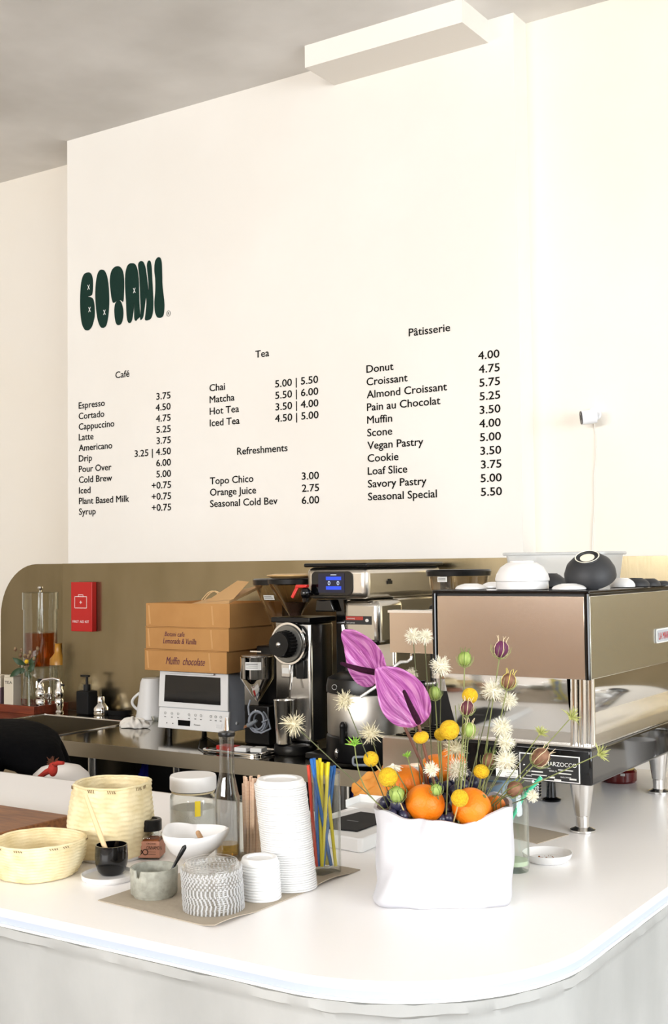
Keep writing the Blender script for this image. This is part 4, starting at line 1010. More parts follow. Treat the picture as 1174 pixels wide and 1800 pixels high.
for i in range(9):
    a0 = -PI/2+a_-.75+i*.11; a1 = a0+.11; R_ = r*1.004
    mb.quadbox([(fx_+R_*math.cos(a0),-.14+R_*math.sin(a0),z(1169)),(fx_+R_*math.cos(a1),-.14+R_*math.sin(a1),z(1169)),(fx_+R_*math.cos(a1),-.14+R_*math.sin(a1),z(1156)),(fx_+R_*math.cos(a0),-.14+R_*math.sin(a0),z(1156))], (math.cos(a0)*.0006,math.sin(a0)*.0006,0))
mb.build('doser_label', label_w, t)
mb = MB()
for j in range(3):
    zj_ = z(1159+3.2*j)
    mb.tube([(fx_+r*1.018*math.cos(-PI/2+a_-.68+k*.12), -.14+r*1.018*math.sin(-PI/2+a_-.68+k*.12), zj_) for k in range(7)], .0008 if j else .0014, 4)
mb.build('label_print', ink, t, kind='stuff')
# slanted hopper: widens upward, shifted to the left at its rim
zA, zB_ = z(1134), z(1028); top_r = 52*m1; xo = (at(490, 1028, 1, Yh)-c).x; xb = (at(494, 1134, 1, Yh)-c).x
vs = []; fs = []; n = 36
for (zc_, rc_, xc_) in ((zA, .020, xb), (zB_, top_r, xo), (zB_, top_r*.975, xo), (zA, .017, xb)):
    for i in range(n): vs.append((xc_+rc_*math.cos(2*PI*i/n), rc_*math.sin(2*PI*i/n)+.03, zc_))
for j in range(3):
    for i in range(n): k = (i+1) % n; fs.append((j*n+i, j*n+k, (j+1)*n+k, (j+1)*n+i))
MB().add(vs, fs).build('hopper', clear_brown, t)
MB().lathe([(0,zB_),(top_r*1.03,zB_),(top_r*1.04,z(1019)),(top_r*.98,z(1017)),(0,z(1017))], 40, cx=xo, cy=.03).build('hopper_lid', black, t)
a0 = PI+PI/2+a_-.55
P_ = Vector((xo+top_r*.93*math.cos(a0), .03+top_r*.93*math.sin(a0), z(1050))); tx = Vector((-math.sin(a0), math.cos(a0), 0)); up_ = Vector((math.cos(a0)*.45, math.sin(a0)*.45, 1)).normalized(); P_ += Vector((math.cos(a0), math.sin(a0), 0))*.003
MB().quadbox([P_-tx*.022-up_*.008, P_+tx*.022-up_*.008, P_+tx*.022+up_*.012, P_-tx*.022+up_*.012], Vector((math.cos(a0), math.sin(a0), 0))*.001).build('hopper_label', label_w, t)
for j in range(3): MB().quadbox([P_-tx*.019+up_*(.006-.005*j), P_+tx*(.012+.003*j)+up_*(.006-.005*j), P_+tx*(.012+.003*j)+up_*(.0075-.005*j), P_-tx*.019+up_*(.0075-.005*j)], Vector((math.cos(a0), math.sin(a0), 0))*.0014).build('print_rule', ink, t)

# grey power cord coiled in front of the doser grinder
c = at(447, 1300, 2, S); c = Vector((at(452, 1270, 1, 3.46).x, 3.46, ZC))
t = thing('power_cord', 'coiled grey power cord with a plug in front of the black grinder', 'cord', c)
pts = []; zc_ = zat(c, 1268)-ZC
for k in range(90):
    a = k/90*2*PI*3.2; rr_ = .036+.006*math.sin(a*.37)
    pts.append((rr_*math.cos(a)+.004*math.sin(k*.2), -.01+k*.0003+.008*math.sin(a*.5), zc_+rr_*math.sin(a)*.95))
MB().tube(pts, .0035, 8).build('coil', mat('grey_rubber', rgb(132,138,148), .5), t)
MB().tube([(-.036,0,zc_+.02),(-.04,.0,zc_+.05),(-.034,.005,zc_+.075)], .0035, 8).tube([(.03,-.01,zc_),(.06,-.012,zc_+.012),(.07,-.014,zc_-.02),(.03,-.016,zc_-.038),(.0,-.016,zc_-.03)], .0035, 8).build('loose_end', _m['grey_rubber'], t)
MB().tube([(.012,-.018,zc_+.006),(-.008,-.020,zc_-.006),(-.026,-.022,zc_-.014)], [.0055,.008,.0085], 12).build('plug', mat('grey_rubber_dark', rgb(110,116,122), .5), t)
for k in (-1, 0, 1): MB().cyl((-.028+.001*k,-.022,zc_-.0145+.004*k), (-.043+.001*k,-.023,zc_-.0215+.004*k), .0013, seg=6).build('prong', mat('brass', (.75,.5,.3,1), .3, 1), t)
# steel tray with red and white packets before the doser grinder
c = at(418, 1334, 2, S); c = Vector((at(425, 1316, 1, 3.40).x, 3.385, ZC))
t = thing('steel_tray', 'low steel tray on the counter edge holding red and white packets', 'tray', c)
MB().prism(rrect(.125,.065,.03), (0,0,0), EX, (0,1,0), (0,0,.004)).build('base', chrome, t)
pts = [(x, y, .009) for x, y in rrect(.125,.065,.03)]
MB().tube(pts, .004, 8, closed=True).build('rolled_rim', chrome, t)
for i, (x, y, l, m, lab, rz) in enumerate(((-.05,.0,.075,red_m,'flat red packet on the steel tray behind the pour bottle',R(-8)),(.02,.0,.05,white_plastic,'white packet beside the red one on the steel tray',R(6)),(.075,.015,.045,label_w,'small cream packet at the right end of the steel tray',R(12)))):
    q = thing('packet', lab, 'packet', c+Vector((x, y, .0055+.0)), rz)
    MB().box((-l/2,-.025,0),(l/2,.025,.016)).build('packet', m, q, bev=.003)
t = thing('black_cable', 'thin black cable looping on the counter in front of the oven', 'cable', (0,0,0))
mb = MB(); pts = [at(x, y, 2, S+.002) for x, y in ((385,1308),(362,1296),(352,1300),(349,1316),(356,1326),(368,1328))]
pts = [Vector((p.x, max(3.30, p.y), S+.003)) for p in pts]; mb.tube(pts, .0018, 6).build('cable', black, t)

# ------------------------------------------------------------------ coffee brewer with a touch screen
Yb = 3.42
x0, x1 = at(537, 1030, 1, Yb).x, at(645, 1030, 1, Yb).x; zl_, zt_b = at(590, 1053, 1, Yb).z, at(590, 997, 1, Yb).z
t = thing('coffee_brewer', 'steel batch coffee brewer with a blue touch screen above the server', 'coffee machine', (x0, Yb, ZC))
W = x1-x0; za, zb3 = zl_-ZC, zt_b-ZC; dep = .53
tan_steel = mat('head_steel', (.62,.58,.52,1), .28, 1, bump=.015, bscale=40, stretch=(1,1,40))
MB().box((0,0,za),(W,dep,zb3)).build('head', tan_steel, t, bev=.022)
MB().box((-.004,-.006,zb3+.0005),(W+.004,dep+.004,zb3+.014)).build('top_cover', black, t, bev=.005)
fx0, fx1 = at(549, 1020, 1, Yb).x-x0, at(620, 1020, 1, Yb).x-x0
MB().prism([(p[0]+(fx0+fx1)/2, p[1]+(za+zb3)/2) for p in rrect((fx1-fx0)/2, (zb3-za)*.37, .018)], (0,-.001,0), EX, EZ, (0,-.004,0)).build('bezel', black_gloss, t)
sx_, ex_ = at(561, 1020, 1, Yb).x-x0, at(607, 1020, 1, Yb).x-x0; zc_ = (za+zb3)/2
scr = MB().box((sx_,-.0062,zc_-(zb3-za)*.30),(ex_,-.0052,zc_+(zb3-za)*.31)).build('screen', mat('screen_dark', rgb(4,6,24), .2, emit=rgb(4,8,40), es=1.0), t, smooth=False)
bl = mat('screen_blue', rgb(20,50,160), .3, emit=rgb(24,70,210), es=.9); wl_ = mat('screen_white', rgb(200,210,230), .3, emit=rgb(190,205,235), es=.8)
mw = ex_-sx_
for k in (-1, 1): MB().box((sx_+mw*.30,-.0070,zc_+k*(zb3-za)*.15-(zb3-za)*.055),(sx_+mw*.88,-.0064,zc_+k*(zb3-za)*.15+(zb3-za)*.055)).build('screen_button', bl, scr, smooth=False)
for k in (.42, .76): MB().tube([(sx_+mw*k+.0042*math.cos(a*PI/5),-.0068,zc_+.0062*math.sin(a*PI/5)) for a in range(10)], .0009, 4, closed=True).build('screen_icon', wl_, scr)
MB().box((sx_+mw*.48,-.0070,zc_+(zb3-za)*.25),(sx_+mw*.70,-.0064,zc_+(zb3-za)*.27)).build('screen_caption', wl_, scr, smooth=False)
bz = (zb3-za)*.5+za
MB().box((W,.13,bz-.006),(W+.004,.16,bz+.006)).box((W,.138,bz+.006),(W+.004,.152,bz+.012)).build('side_latch', black, t)
MB().box((W*.10,.20,.02),(W*.95,dep-.02,za)).build('back_column', mat('column_steel', (.50,.47,.42,1), .25, 1), t, bev=.01)
MB().box((.01,-.03,0),(W+.04,dep,.02)).build('base', black, t, bev=.005)
MB().box((W*.05,.17,.02),(W*.40,.2,za-.002)).build('dark_panel', black_gloss, t, bev=.003)
# brew basket, its handle, steel funnel with the warning label
bxc = W*.62
MB().lathe([(.030,za-.075),(.052,za-.05),(.055,za-.004),(0,za-.003)], 36, cx=bxc, cy=.10).build('brew_basket', mat('basket_steel', (.55,.52,.47,1), .2, 1), t)
MB().quadbox([(W*.10,.02,za-.045),(W*.42,.02,za-.045),(W*.36,.02,za-.003),(W*.12,.02,za-.003)], (0,.05,0)).build('basket_handle', black_gloss, t, bev=.004)
xs = at(607, 1092, 1, Yb+.02).x-x0; xe = at(652, 1092, 1, Yb+.02).x-x0; zs = at(630, 1098, 1, Yb+.02).z-ZC; ze = at(630, 1083, 1, Yb+.02).z-ZC
MB().box((xs-.012,.024,zs-.07),(xe+.03,.19,za-.004)).build('spray_housing', mat('housing_steel', (.5,.48,.44,1), .18, 1), t, bev=.02)
MB().box((xs,.0225,zs),(xe,.0235,ze)).build('warning_label', mat('label_black', rgb(24,22,22), .5), t, smooth=False)
MB().box((xs+.001,.0219,(zs+ze)/2+.001),(xs+(xe-xs)*.68,.0224,ze-.0015)).build('red_band', mat('label_red', rgb(176,50,34), .5), t, smooth=False)
bpy.context.view_layer.update()
text('lettering', 'WARNING', label_w, Vector((x0,Yb,ZC))+Vector((xs+.006,.0214,(zs+ze)/2+.0035)), EX, EZ, t, cap=.0045)
text('lettering', 'HOT SURFACE', label_w, Vector((x0,Yb,ZC))+Vector((xs+.004,.0219,zs+.004)), EX, EZ, t, cap=.0035)
MB().ball((xe-(xe-xs)*.17,.0222,(zs+ze)/2), .007, 12, 8, (1,.06,.8)).build('warning_symbol', label_w, t)
# red-handled hot water faucet at the left front corner
fc = at(537, 1043, 1, Yb-.03)-Vector((x0, Yb, ZC))
MB().cyl(fc+Vector((.0,.045,0)), fc, .010, seg=14).ball(fc, .022, 24, 14, (.85,.9,1)).cyl(fc, fc-EZ*.03, .012, seg=14).build('faucet', black_gloss, t)
MB().quadbox([fc+Vector((-.05,-.02,-.012)), fc+Vector((-.040,-.02,-.018)), fc+Vector((-.022,-.012,.020)), fc+Vector((-.036,-.012,.020))], (0,.008,.001)).quadbox([fc+Vector((-.036,-.014,.019)), fc+Vector((.012,-.014,.020)), fc+Vector((.014,-.014,.030)), fc+Vector((-.032,-.014,.030))], (0,.018,0)).build('red_lever', mat('red_plastic', rgb(214,48,40), .3), t, bev=.002)
# coffee server under the brewer
Ys = 3.30+.12
c = Vector((at(652, 1320, 1, Ys).x, Ys, ZC+.021)); m1 = mpp(c); z = lambda y: zat(c, y)-c.z; r = 76*m1
t = thing('coffee_server', 'round insulated coffee server with a steel band and black lid and base', 'coffee server', c)
MB().lathe([(0,0),(r*1.02,0),(r*1.04,.01),(r*1.02,z(1290)),(r*.98,z(1287)),(0,z(1287))], 56).build('base', black, t)
MB().lathe([(0,z(1287)+.0005),(r*.99,z(1287)+.0005),(r,z(1284)),(r,z(1218)),(r*.97,z(1214)),(0,z(1214))], 56).build('steel_band', steel_h, t)
MB().lathe([(0,z(1214)+.0005),(r*1.02,z(1214)+.0005),(r*1.02,z(1205)),(r*.98,z(1190)),(r*.75,z(1182)),(0,z(1180))], 56).build('lid', black, t)
ay = cam_yaw(c)
def fr_(ang, rad, zz_): a = -PI/2+ay+ang; return Vector((rad*math.cos(a), rad*math.sin(a), zz_))
p = fr_(-.88, r*1.05, z(1202)); MB().tube([p+fr_(-.88,0,0)+Vector((.008*math.cos(k*PI/8)*CX.x,.008*math.cos(k*PI/8)*CX.y,.008*math.sin(k*PI/8))) for k in range(16)], .0008, 4, closed=True).build('round_emblem', label_w, t)
p = fr_(-.62, r*1.08, z(1280))
MB().cyl(p+EZ*.02, p-EZ*.03, .010, seg=14).cyl(p, fr_(-.62, r*.98, z(1280)), .010, seg=14).ball(p+EZ*.024, .011, 14, 10, (1,1,1.4)).build('faucet', black, t)
p = fr_(-.50, r*1.045, z(1299)); MB().quadbox([p, p+CX*.024, p+CX*.024+EZ*.014, p+EZ*.014], -FW*.001).build('small_red_label', mat('label_red2', rgb(170,40,30), .5), t)
p = fr_(-.15, r*1.10, z(1324)); mb = MB()
mb.tube([p+CX*x+EZ*y for x, y in rrect(.034,.013,.008,4)], .0042, 8, closed=True); mb.build('bracket_handle', mat('pale_grey_plastic', rgb(150,158,168), .3), t)
p = fr_(-.85, r*1.03, z(1316)); MB().ball(p, .012, 16, 10, (.6,.6,1.4)).build('chrome_knob', chrome, t)

# small grinder hopper seen behind the espresso machine
Yq = 3.3
c = Vector((at(806, 1030, 1, Yq).x, Yq, ZC)); m1 = mpp(c); z = lambda y: zat(c, y)-ZC
t = thing('hopper_grinder', 'coffee grinder with a wide clear hopper behind the espresso machine', 'grinder', (c.x, c.y, ZC))
MB().box((-.075,-.06,0),(.075,.12,z(1062))).build('body', black, t, bev=.01)
MB().lathe([(.05,z(1062)),(.06,z(1050)),(50*m1,z(1036)),(53*m1,z(1013)),(52*m1,z(1013)),(48*m1,z(1036)),(.04,z(1060))], 40).build('hopper', clear_brown, t)
MB().lathe([(0,z(1012)),(57*m1,z(1012)),(58*m1,z(1004)),(56*m1,z(1001)),(0,z(1001))], 44).build('hopper_lid', black, t)
MB().lathe([(0,z(1060)),(.045,z(1060)),(46*m1,z(1037)),(0,z(1036))], 32).build('coffee_beans', beans, t)
a_ = cam_yaw(c)-PI/2-.55
p = Vector((math.cos(a_), math.sin(a_), 0)); tx = Vector((-p.y, p.x, 0))
P_ = p*(53.4*m1)+EZ*z(1022)
MB().quadbox([P_-tx*.017, P_+tx*.017, P_+tx*.017+EZ*.016, P_-tx*.017+EZ*.016], p*.0008).build('hopper_label', label_w, t)
for j in range(3): MB().quadbox([P_-tx*.014+EZ*(.003+.004*j), P_+tx*.012+EZ*(.003+.004*j), P_+tx*.012+EZ*(.0042+.004*j), P_-tx*.014+EZ*(.0042+.004*j)], p*.0012).build('print_rule', ink, t)

# ------------------------------------------------------------------ wall camera
cb = at(1046, 728, 1, DR-.001); wm = mat('white_device', rgb(238,240,244), .35)
t = thing('security_camera', 'small white wall camera with a dark lens on the right wall', 'camera', cb)
m1 = mpp(cb)
hd = Vector((-.85,-.5,-.10)).normalized(); cen = Vector((-12*m1, -.055, 8*m1*-.6)); cen = dp(1034, 733, depth(cb)-.06)-cb
MB().cyl((0,0,0),(0,-.012,0), 12*m1, 11*m1, 28).build('wall_base', wm, t, bev=.002)
MB().tube([Vector((0,-.012,0)), cen*.6, cen], .006, 10).build('ball_arm', wm, t)
MB().cyl(cen-hd*.028, cen+hd*.024, 12*m1, 12.5*m1, 28).build('body', wm, t, bev=.006)
MB().cyl(cen+hd*.0242, cen+hd*.028, 11.5*m1, seg=28).build('face', mat('dark_face', rgb(60,58,60), .3), t, bev=.001)
MB().cyl(cen+hd*.0283, cen+hd*.0300, 4.5*m1, seg=18).build('lens', black_gloss, t)
t = thing('camera_cable', 'thin white cable hanging down the wall below the security camera', 'cable', cb)
pts = [at(x, y, 1, DR-.003)-cb for x, y in ((1044,745),(1047,765),(1048,800),(1044,840),(1045,890),(1042,930),(1041,968),(1041,1010))]
MB().tube(pts, .0018, 6).build('cable', mat('cable_white', rgb(226,224,218), .5), t)

# ================================================================== espresso machine
Yf, Xr = 2.40, -.952
zbase0, zbase1, zbod0, zbod1 = 1.056, 1.137, 1.2775, 1.458
xb0 = at(762, 1110, 1, Yf).x; MDEP = .80
e = thing('espresso_machine', 'large steel and black espresso machine on chrome legs at the bar end', 'coffee machine', (Xr, Yf, B+.0005))
def L(x, y, z_): return (x-Xr, y-Yf, z_-B-.0005)
BX = lambda a, b: MB().box(L(*a), L(*b))
panel = mat('machine_panel', (.56,.47,.39,1), .17, 1, bump=.02, bscale=60, stretch=(1,1,60))
panel_side = mat('machine_side_panel', (.82,.84,.80,1), .24, 1, bump=.03, bscale=6)
BX((xb0+.004, Yf+.004, zbod0), (Xr-.004, Yf+MDEP-.004, zbod1)).build('upper_body', black, e)
BX((xb0+.010, Yf, zbod0), (Xr-.010, Yf+.0035, zbod1-.005)).build('end_panel', panel, e, bev=.001)
BX((Xr-.0035, Yf+.008, zbod0), (Xr, Yf+MDEP-.008, zbod1-.005)).build('side_panel', panel_side, e, bev=.001)
MB().tube([L(xb0+.003, Yf, zbod0), L(xb0+.003, Yf, zbod1)], .005, 10).build('corner_strip', black_gloss, e)
MB().tube([L(Xr-.004, Yf+.001, zbod0), L(Xr-.004, Yf+.001, zbod1)], .006, 10).build('corner_strip', black_gloss, e)
BX((xb0, Yf-.004, zbod1), (Xr+.004, Yf+MDEP, zbod1+.007)).build('cup_tray', black_gloss, e, bev=.002)
# group section on the barista side
xg = at(685, 1110, 1, 2.50).x
BX((xg, 2.50, 1.312), (xb0+.003, 2.502, 1.410)).build('group_panel', panel, e)
BX((xg+.003, 2.503, 1.312), (xb0+.003, 3.12, 1.408)).build('group_cover', steel_h, e, bev=.002)
BX((xg-.002, 2.495, 1.408), (xb0+.003, 2.53, 1.414)).build('group_edge', chrome_soft, e)
# lower frame: inner mirror panels, black base, drip tray
zm0, zm1 = zbase1, zbod0
def curved_panel(p00, p10, p01, p11, inward, name, m):
    mb = MB(); vs = []; fs = []; n_ = 12; inward = Vector(inward)
    for k in range(n_+1):
        v = k/n_; d_ = inward*((1-v)**1.6)
        a_, b_ = Vector(p00).lerp(Vector(p01), v)+d_, Vector(p10).lerp(Vector(p11), v)+d_
        tt = inward.normalized()*.003; vs += [a_, b_, b_+tt, a_+tt]
    for k in range(n_):
        for j in range(4): fs.append((4*k+j, 4*k+(j+1) % 4, 4*k+4+(j+1) % 4, 4*k+4+j))
    return mb.add(vs, fs+[(0,1,2,3),(4*n_+3,4*n_+2,4*n_+1,4*n_)]).build(name, m, e)
mir = mat('mirror_steel', (.80,.79,.77,1), .07, 1)
curved_panel(L(at(800,1300,1,Yf+.02).x, Yf+.008, zm0), L(Xr-.055, Yf+.008, zm0), L(at(784,1190,1,Yf+.02).x, Yf+.008, zm1), L(Xr-.055, Yf+.008, zm1), (0,.030,0), 'end_mirror_panel', mir)
curved_panel(L(Xr-.012, Yf+.05, zm0), L(Xr-.012, Yf+MDEP-.02, zm0), L(Xr-.012, Yf+.05, zm1), L(Xr-.012, Yf+MDEP-.02, zm1), (-.05,0,0), 'side_mirror_panel', mir)
BX((xb0+.07, Yf+.06, zm0), (Xr-.09, Yf+MDEP-.05, zm1)).build('inner_body', black_matte, e)
for (xa, ya) in ((Xr-.045, Yf+.018), (Xr-.027, Yf+.022), (Xr-.012, Yf+.03)):
    MB().cyl(L(xa, ya, zm0), L(xa+.002, ya, zm1), .0085, seg=16).build('corner_column', chrome, e)
BX((xb0+.05, Yf, zbase0), (Xr, Yf+MDEP, zbase1-.004)).build('base_frame', black_gloss, e, bev=.006)
BX((xb0+.053, Yf+.004, zbase1-.0035), (Xr-.003, Yf+MDEP-.004, zbase1)).build('base_rail', chrome_soft, e)
BX((xg, 2.46, .995), (xb0+.049, 2.463, 1.112)).build('drip_tray_front', panel, e)
BX((xg, 2.463, .995), (xg+.003, 3.1, 1.112)).build('drip_tray_side', steel_h, e)
BX((xg+.003, 2.463, .995), (xb0+.049, 3.1, .998)).build('drip_tray_floor', steel_h, e)
BX((xg-.002, 2.456, 1.1125), (xb0+.049, 2.470, 1.1165)).build('drip_tray_lip', chrome_soft, e)
for i in range(16): BX((xg+.004, 2.48+.035*i, 1.110), (xb0+.049, 2.492+.035*i, 1.114)).build('grate_bar', black_gloss, e)
# group heads with portafilters and a steam wand
for i, yy in enumerate((2.62, 2.86)):
    gx = xg+.09
    MB().cyl(L(gx, yy, 1.312), L(gx, yy, 1.265), .034, seg=28).cyl(L(gx, yy, 1.264), L(gx, yy, 1.245), .038, seg=28).build('group_head', chrome, e)
    MB().cyl(L(gx, yy, 1.244), L(gx, yy, 1.215), .033, .030, seg=28).cyl(L(gx, yy, 1.232), L(gx-.05, yy-.02, 1.228), .006, seg=10).build('portafilter', chrome_soft, e)
    MB().tube([L(gx-.05, yy-.02, 1.228), L(gx-.09, yy-.035, 1.224), L(gx-.14, yy-.055, 1.218)], [.010,.012,.010], 12).build('portafilter_handle', black, e)
dw = depth(Vector((xg+.03, 2.46, 1.25)))
wp = [dp(x, y, dw) for x, y in ((724,1149),(723,1158),(716,1163),(704,1164),(695,1170),(664,1205),(634,1225))]
wp = [Vector(L(*p)) for p in wp]
MB().tube(wp, .0042, 10).build('steam_wand', chrome, e)
# legs
for lx_, ly_ in ((Xr-.042, Yf+.047), (Xr-.042, 2.945), (xg+.10, Yf+.06), (xg+.10, 2.945)):
    c_ = Vector(L(lx_, ly_, 0)); c_.z = 0
    MB().lathe([(0,0),(.027,0),(.027,.004),(.018,.008),(.014,.010),(.014,.032),(.016,.034),(.026,zbase0-B-.001),(0,zbase0-B-.001)], 36, cx=c_.x, cy=c_.y).build('leg', chrome_soft, e)
# rating plate and sticker on the base end, badge on the side
yp = Yf-.0006
def pl(x0p, y0p, x1p, y1p, m, nm, d=0):
    p, q = at(x0p, y0p, 1, Yf), at(x1p, y1p, 1, Yf)
    return MB().box((p.x-Xr, -.0012-d, q.z-B-.0005), (q.x-Xr, -.0004-d, p.z-B-.0005)).build(nm, m, e, smooth=False)
pl(913, 1322, 1020, 1378, white_print, 'plate_border'); pl(915, 1324, 1018, 1376, mat('plate_black', rgb(14,14,16), .4), 'rating_plate', .001)
bpy.context.view_layer.update()
for body, px, py, cap in (('LA MARZOCCO', 945, 1344, .0085),('FIRENZE  ITALIA', 950, 1350, .0022),('MOD.', 925, 1356, .003),('SERIAL N.', 965, 1356, .003),('ANNO', 925, 1364, .003),('SINGLE PHASE', 985, 1367, .0026),('MADE IN ITALY', 922, 1373, .0024),('220 V', 950, 1370, .0026)):
    text('lettering', body, white_print, at(px, py, 1, Yf-.003), EX, EZ, e, cap=cap)
for q in ((982,1352,1008,1356),(982,1358,1005,1362),(935,1354,955,1358),(935,1360,962,1364),(965,1364,976,1368),(1002,1368,1014,1372),(975,1369,987,1373)): pl(*q, label_w, 'plate_field', .0022)
for x in (921, 1011): MB().ball(Vector(L(*at(x, 1344, 1, Yf-.003))), .0026, 10, 6).build('rivet', chrome_soft, e)
pl(872, 1350, 911, 1368, label_w, 'sticker')
for j, (x0_, x1_) in enumerate(((876,886),(890,908),(892,906),(888,907))): pl(x0_ if j else 875, 1354+3.4*j, x1_, 1355.2+3.4*j, ink, 'sticker_print', .0009)
bp = at(1163, 1117, 0, Xr); 
MB().prism([(p[0], p[1]) for p in rrect(.085,.017,.006)], (.0005, 2.905-Yf, bp.z-B), (0,1,0), EZ, (.003,0,0)).build('badge', label_w, e, bev=.0008)
MB().prism([(p[0], p[1]) for p in rrect(.082,.014,.005)], (.0038, 2.905-Yf, bp.z-B), (0,1,0), EZ, (.0006,0,0)).build('badge_field', mat('badge_grey', rgb(178,184,190), .4), e)
text('lettering', 'LA MARZOCCO', mat('badge_red', rgb(190,24,40), .4), (Xr+.0052, 2.832, bp.z-.008), (0,1,0), EZ, e, cap=.017, width=.146)

# paper cup and milk pitcher on the bar right of the machine (the photo shows them mirrored in its side panel)
vx = 2*(Xr-.03)-(-.80)
c = Vector((-.80, at(1085, 1275, 0, vx).y, B+.0005))
t = thing('paper_cup', 'plain white paper cup on the bar, mirrored in the side of the machine', 'cup', c)
MB().lathe([(0,0),(.028,0),(.030,.003),(.041,.098),(.0425,.100),(.040,.100),(.029,.006),(0,.006)], 40).build('body', white_print, t)
vx = 2*(Xr-.03)-(-.82)
c = Vector((-.82, min(3.2, at(1140, 1250, 0, vx).y), B+.0005))
t = thing('milk_pitcher', 'steel milk pitcher on the bar, mirrored in the side of the machine', 'pitcher', c)
MB().lathe([(0,0),(.046,0),(.050,.006),(.048,.05),(.036,.095),(.038,.120),(.036,.120),(.034,.095),(.046,.05),(.046,.008),(0,.006)], 44).build('body', chrome, t)
MB().tube([(.036,0,.105),(.07,0,.11),(.078,0,.08),(.066,0,.04),(.046,0,.035)], .005, 10).build('handle', chrome, t)
# ------------------------------------------------------------------ cups and tub on the machine
ZT = zbod1+.0075
def cup_at(px, Y, r): return Vector((at(px, 1030, 1, Y).x, Y, ZT))
c = cup_at(918, 2.49, 0); m1 = mpp(c); r = 46*m1
h1 = zat(c, 1018)-ZT; h2 = zat(c, 986)-ZT
t = thing('white_bowl', 'lower upturned white bowl at the front of the machine top', 'bowl', c)
MB().lathe([(r*.96,0),(r,.001),(r,.004),(r*.99,h1*.75),(r*.82,h1*1.6),(r*.78,h1*1.6),(r*.95,h1*.7),(r*.96,0)], 44).build('body', white_ceramic, t)
t = thing('white_bowl', 'upper upturned white bowl nested on another white bowl on the machine', 'bowl', c+EZ*(h1*.80))
hh = h2-h1*.8
MB().lathe([(r*1.0,0),(r*1.03,.001),(r*1.03,.006),(r*.98,hh*.35),(r*.83,hh*.68),(r*.58,hh*.90),(r*.46,hh*.93),(r*.45,hh),(r*.38,hh),(r*.36,hh*.95),(0,hh*.95),(0,hh*.9),(r*.5,hh*.88),(r*.78,hh*.6),(r*.98,.0)], 48).build('body', white_ceramic, t)
def cup(px, Y, rpx, ytop, m, lab, tiltx=0, tilty=0, ringm=None):
    c = cup_at(px, Y, 0); m1 = mpp(c); r = rpx*m1; h = zat(c, ytop)-ZT
    t = thing('cup', lab, 'cup', c, rot=(tiltx, tilty, 0))
    MB().lathe([(r*.94,0),(r,.001),(r*.99,h*.30),(r*.86,h*.62),(r*.58,h*.9),(r*.48,h*.95),(r*.46,h),(r*.40,h),(r*.38,h*.95),(0,h*.95),(0,h*.9),(r*.55,h*.84),(r*.84,h*.55),(r*.94,0)], 44).build('body', m, t)
    if ringm:
        MB().lathe([(r*.455,h+.0002),(r*.475,h+.0012),(r*.46,h+.002),(r*.43,h+.0012),(r*.455,h+.0002)], 40).build('foot_ring', ringm, t)
        MB().lathe([(0,h*.955),(r*.28,h*.955),(r*.28,h*.975),(0,h*.98)], 32).build('foot_disc', ringm, t)
    return t
bm_ = mat('black_ceramic', rgb(38,39,42), .55)
t = cup(1042, 2.56, 45, 992, bm_, 'large upturned black bowl with a pale ring and disc under its foot', R(30), R(4), mat('cream_glaze', rgb(240,234,216), .4)); t.location.z += .024; t.location.y -= .012
cup(966, 2.72, 30, 1008, bm_, 'upturned black cup between the white bowls and the large black bowl')
for px, Y, rp, yt, m, lab in ((828,2.47,28,1026,white_ceramic,'upturned white saucer left of the nested white bowls'),(868,2.62,22,1023,white_ceramic,'small upturned white saucer behind the left white saucer'),(1000,2.47,30,1026,white_ceramic,'upturned white saucer in front of the large black bowl'),(1094,2.70,22,1016,white_ceramic,'upturned white cup right of the large black bowl'),(1118,2.76,24,1016,bm_,'upturned black cup just right of the white cup'),(1142,2.82,19,1017,bm_,'farther black cup on the machine, second from the right edge'),(1164,2.88,16,1021,bm_,'low black cup on the machine at the right edge')):
    cup(px, Y, rp, yt, m, lab)
# translucent tub
Yt = 2.98
p0, p1 = at(899, 1036, 1, Yt), at(1076, 1036, 1, Yt); ztop = at(990, 971, 1, Yt).z
t = thing('plastic_tub', 'translucent rectangular plastic tub with a rim behind the bowls', 'tub', ((p0.x+p1.x)/2, Yt, ZT+.0))
hw = (p1.x-p0.x)/2; hh = ztop-ZT
W0 = .92
def shell(hw, hd, h, th):
    mb = MB(); o, i = rrect(hw*W0, hd*W0, .02), rrect(hw*W0-th, hd*W0-th, .018); O, I = rrect(hw, hd, .02), rrect(hw-th, hd-th, .018); n = len(o)
    vs = [(x, y, 0) for x, y in o]+[(x, y, h) for x, y in O]+[(x, y, h) for x, y in I]+[(x, y, th) for x, y in i]
    fs = [(j*n+a, j*n+(a+1) % n, (j+1)*n+(a+1) % n, (j+1)*n+a) for j in range(3) for a in range(n)]+[tuple(range(n))[::-1], tuple(range(3*n, 4*n))]
    return mb.add(vs, fs)
shell(hw*.975, .085, hh, .002).build('body', frost, t)
MB().tube([(x, y, hh-.003) for x, y in rrect(hw*1.0, .088, .02)], .0045, 8, closed=True).build('rim', frost, t)
t.location.y += .03
